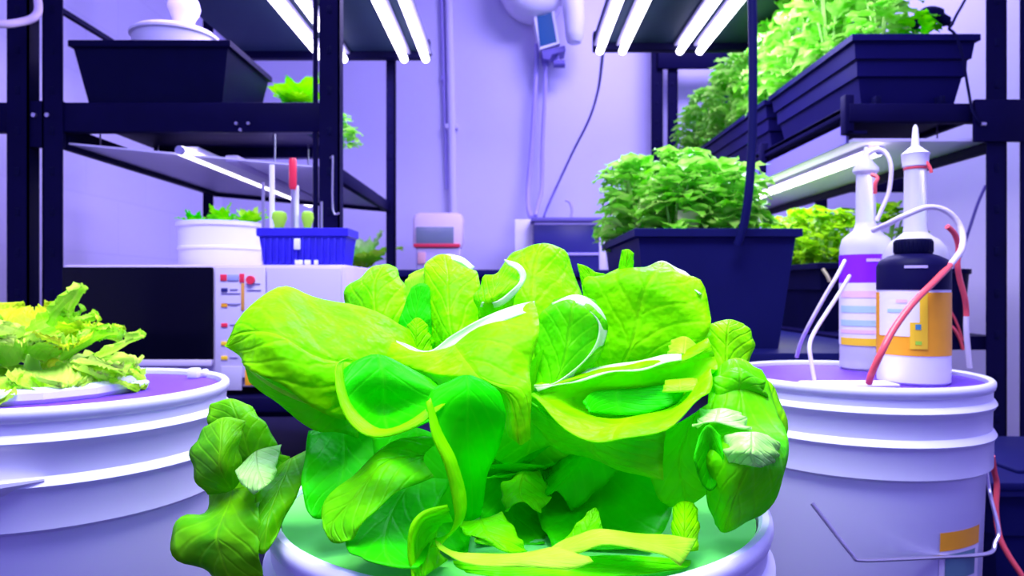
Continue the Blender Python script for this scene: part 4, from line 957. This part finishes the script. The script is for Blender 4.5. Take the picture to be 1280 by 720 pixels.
# screen unit high on the wall
su = thing('screen_unit', 'small unit with a teal screen high on the back wall', 'screen', (P(683, 0, 3.45).x, 3.45, P(683, 60, 3.45).z))
def quad_px(mb, pts, d, th_, mt):
    f = [P(x, y, d) for x, y in pts]; b = [p+Vector((0, th_, 0)) for p in f]; n = len(f)
    mb.add(f+b, [tuple(range(n)), tuple(range(2*n-1, n-1, -1))]+[(i, i+n, (i+1) % n+n, (i+1) % n) for i in range(n)], mt)
m = MB(); quad_px(m, [(666, 14), (692, 8), (700, 54), (675, 62)], 3.45, .15, rimw); m.build('case', su, smooth=False)
m = MB(); quad_px(m, [(671, 16), (689, 12), (696, 52), (675, 58)], 3.447, .006, screen); m.build('display', su, smooth=False)
m = MB(); quad_px(m, [(677, 63), (706, 57), (707, 63), (690, 68), (687, 74), (679, 73)], 3.45, .12, darkpipe); m.build('bracket', su, smooth=False)
m = MB(); m.tube([P(692, 80, 3.48), P(706, 80, 3.48)], .018, darkpipe, 14); m.tube([P(697, 80, 3.48), P(697, 66, 3.50)], .008, mid_lav, 8); m.build('knob', su)
# round extractor fan housing and flexible duct
FK = .68
fn = thing('extractor_fan', 'white round extractor fan high on the back wall', 'fan', (P(660, -12, 3.5).x, 3.42, P(660, -12, 3.5).z))
m = MB(); c = P(668, -18, 3.5); n = 40
prof = [(.02, .20), (.235, .20), (.250, .17), (.250, .06), (.22, .02), (.16, 0), (.13, 0), (.12, .03), (.02, .035)]
m.loftloops([[(c.x+r*FK*math.cos(2*PI*k/n), 3.39+y, c.z+r*FK*math.sin(2*PI*k/n)) for k in range(n)] for r, y in prof], rimw); m.build('housing', fn)
m = MB()
for k in range(5):
    a = 2*PI*k/5; d1 = Vector((math.cos(a), 0, math.sin(a))); d2 = Vector((-math.sin(a), 0, math.cos(a)))
    o = Vector((c.x, 3.405, c.z)); q = [o+d1*.02-d2*.012, o+d1*.075-d2*.03, o+d1*.075+d2*.03+Vector((0, .015, 0)), o+d1*.02+d2*.012+Vector((0, .01, 0))]
    m.add(q+[x+Vector((0, .004, 0)) for x in q], [(0, 1, 2, 3), (7, 6, 5, 4), (0, 4, 5, 1), (1, 5, 6, 2), (2, 6, 7, 3), (3, 7, 4, 0)], rimw)
m.build('blades', fn)
dt = MB(); pts = cr([P(712, -100, 3.40), P(714, -40, 3.40), P(716, 0, 3.40), P(718, 26, 3.41), P(718, 44, 3.42), P(718, 54, 3.43)], 8)
rad = [.060, .056, .052, .048, .042, .030]
loops = []
for i, p in enumerate(pts):
    g = i/(len(pts)-1)*(len(rad)-1); k = min(int(g), len(rad)-2); r = rad[k]+(rad[k+1]-rad[k])*(g-k)
    r *= 1+.05*(i % 2)
    loops.append([p+Vector((r*math.cos(2*PI*j/24), r*math.sin(2*PI*j/24), 0)) for j in range(24)])
dt.loftloops(loops, rimw)
one('flexible_duct', dt, 'white tapering flexible duct hanging beside the screen unit', 'duct')
# pale hose at the upper left
hose('pale_hose', 'pale pink hose looped around the posts at the upper left corner', [(-60, 10, 1.5), (-20, 26, 1.5), (5, 30, 1.52), (28, 27, 1.555), (42, 22, 1.57), (48, 12, 1.58), (46, -10, 1.58), (40, -60, 1.58)], .0085, pinkw)

# ------------------------------------------------------------ lights
def area(name, loc, sx, sy, power, col, rot=(0, 0, 0), spread=PI):
    l = bpy.data.lights.new(name, 'AREA'); l.shape = 'RECTANGLE'; l.size = sx; l.size_y = sy; l.energy = power; l.color = col; l.spread = spread
    o = bpy.data.objects.new(name, l); COL.objects.link(o); o.location = loc; o.rotation_euler = rot; return o
VIO = (.36, .28, 1.0)
area('left_fixture_light', (-.58, 1.95, zo-.045), .55, .8, 11, (.42, .32, 1))
area('right_fixture_light', (.50, 1.80, H+.755), .5, 1.0, 25, (.60, .56, 1))
area('left_shelf_light', (xt, 2.05, ztb-.02), .06, .9, 2.5, (.8, .72, 1))
area('right_shelf_light', (.80, 2.4, H+.285), .06, 1.6, 6, (.8, .72, 1))
area('back_wall_fill', (.78, 2.45, 2.36), .8, .6, 60, (.50, .44, 1.0))  # added fill, no visible fixture; brightens the middle of the back wall
area('front_ceiling_light', (-.06, .50, 1.70), 1.05, .5, 21, (.97, 1, .92), spread=math.radians(120))
area('front_fill_light', (.0, -.2, 2.3), 1.2, .5, 40, (.44, .46, 1.0))  # added frontal fill behind the camera, for upright leaves and bucket fronts
w = bpy.data.worlds.new('world'); sc.world = w; w.use_nodes = True
bg = w.node_tree.nodes['Background']; bg.inputs[0].default_value = (.25, .18, 1.0, 1); bg.inputs[1].default_value = .8

cam = bpy.data.cameras.new('camera'); co = bpy.data.objects.new('camera', cam); COL.objects.link(co)
co.location = (0, 0, H); co.rotation_euler = (PI/2, 0, 0); cam.sensor_width = 36; cam.lens = 36*F/1280
cam.clip_start = .02; cam.clip_end = 50
cam.dof.use_dof = True; cam.dof.focus_distance = .40; cam.dof.aperture_fstop = 16
sc.camera = co
vs = sc.view_settings; vs.view_transform = 'Standard'; vs.look = 'None'; vs.gamma = 1; vs.use_curve_mapping = False; vs.exposure = 0
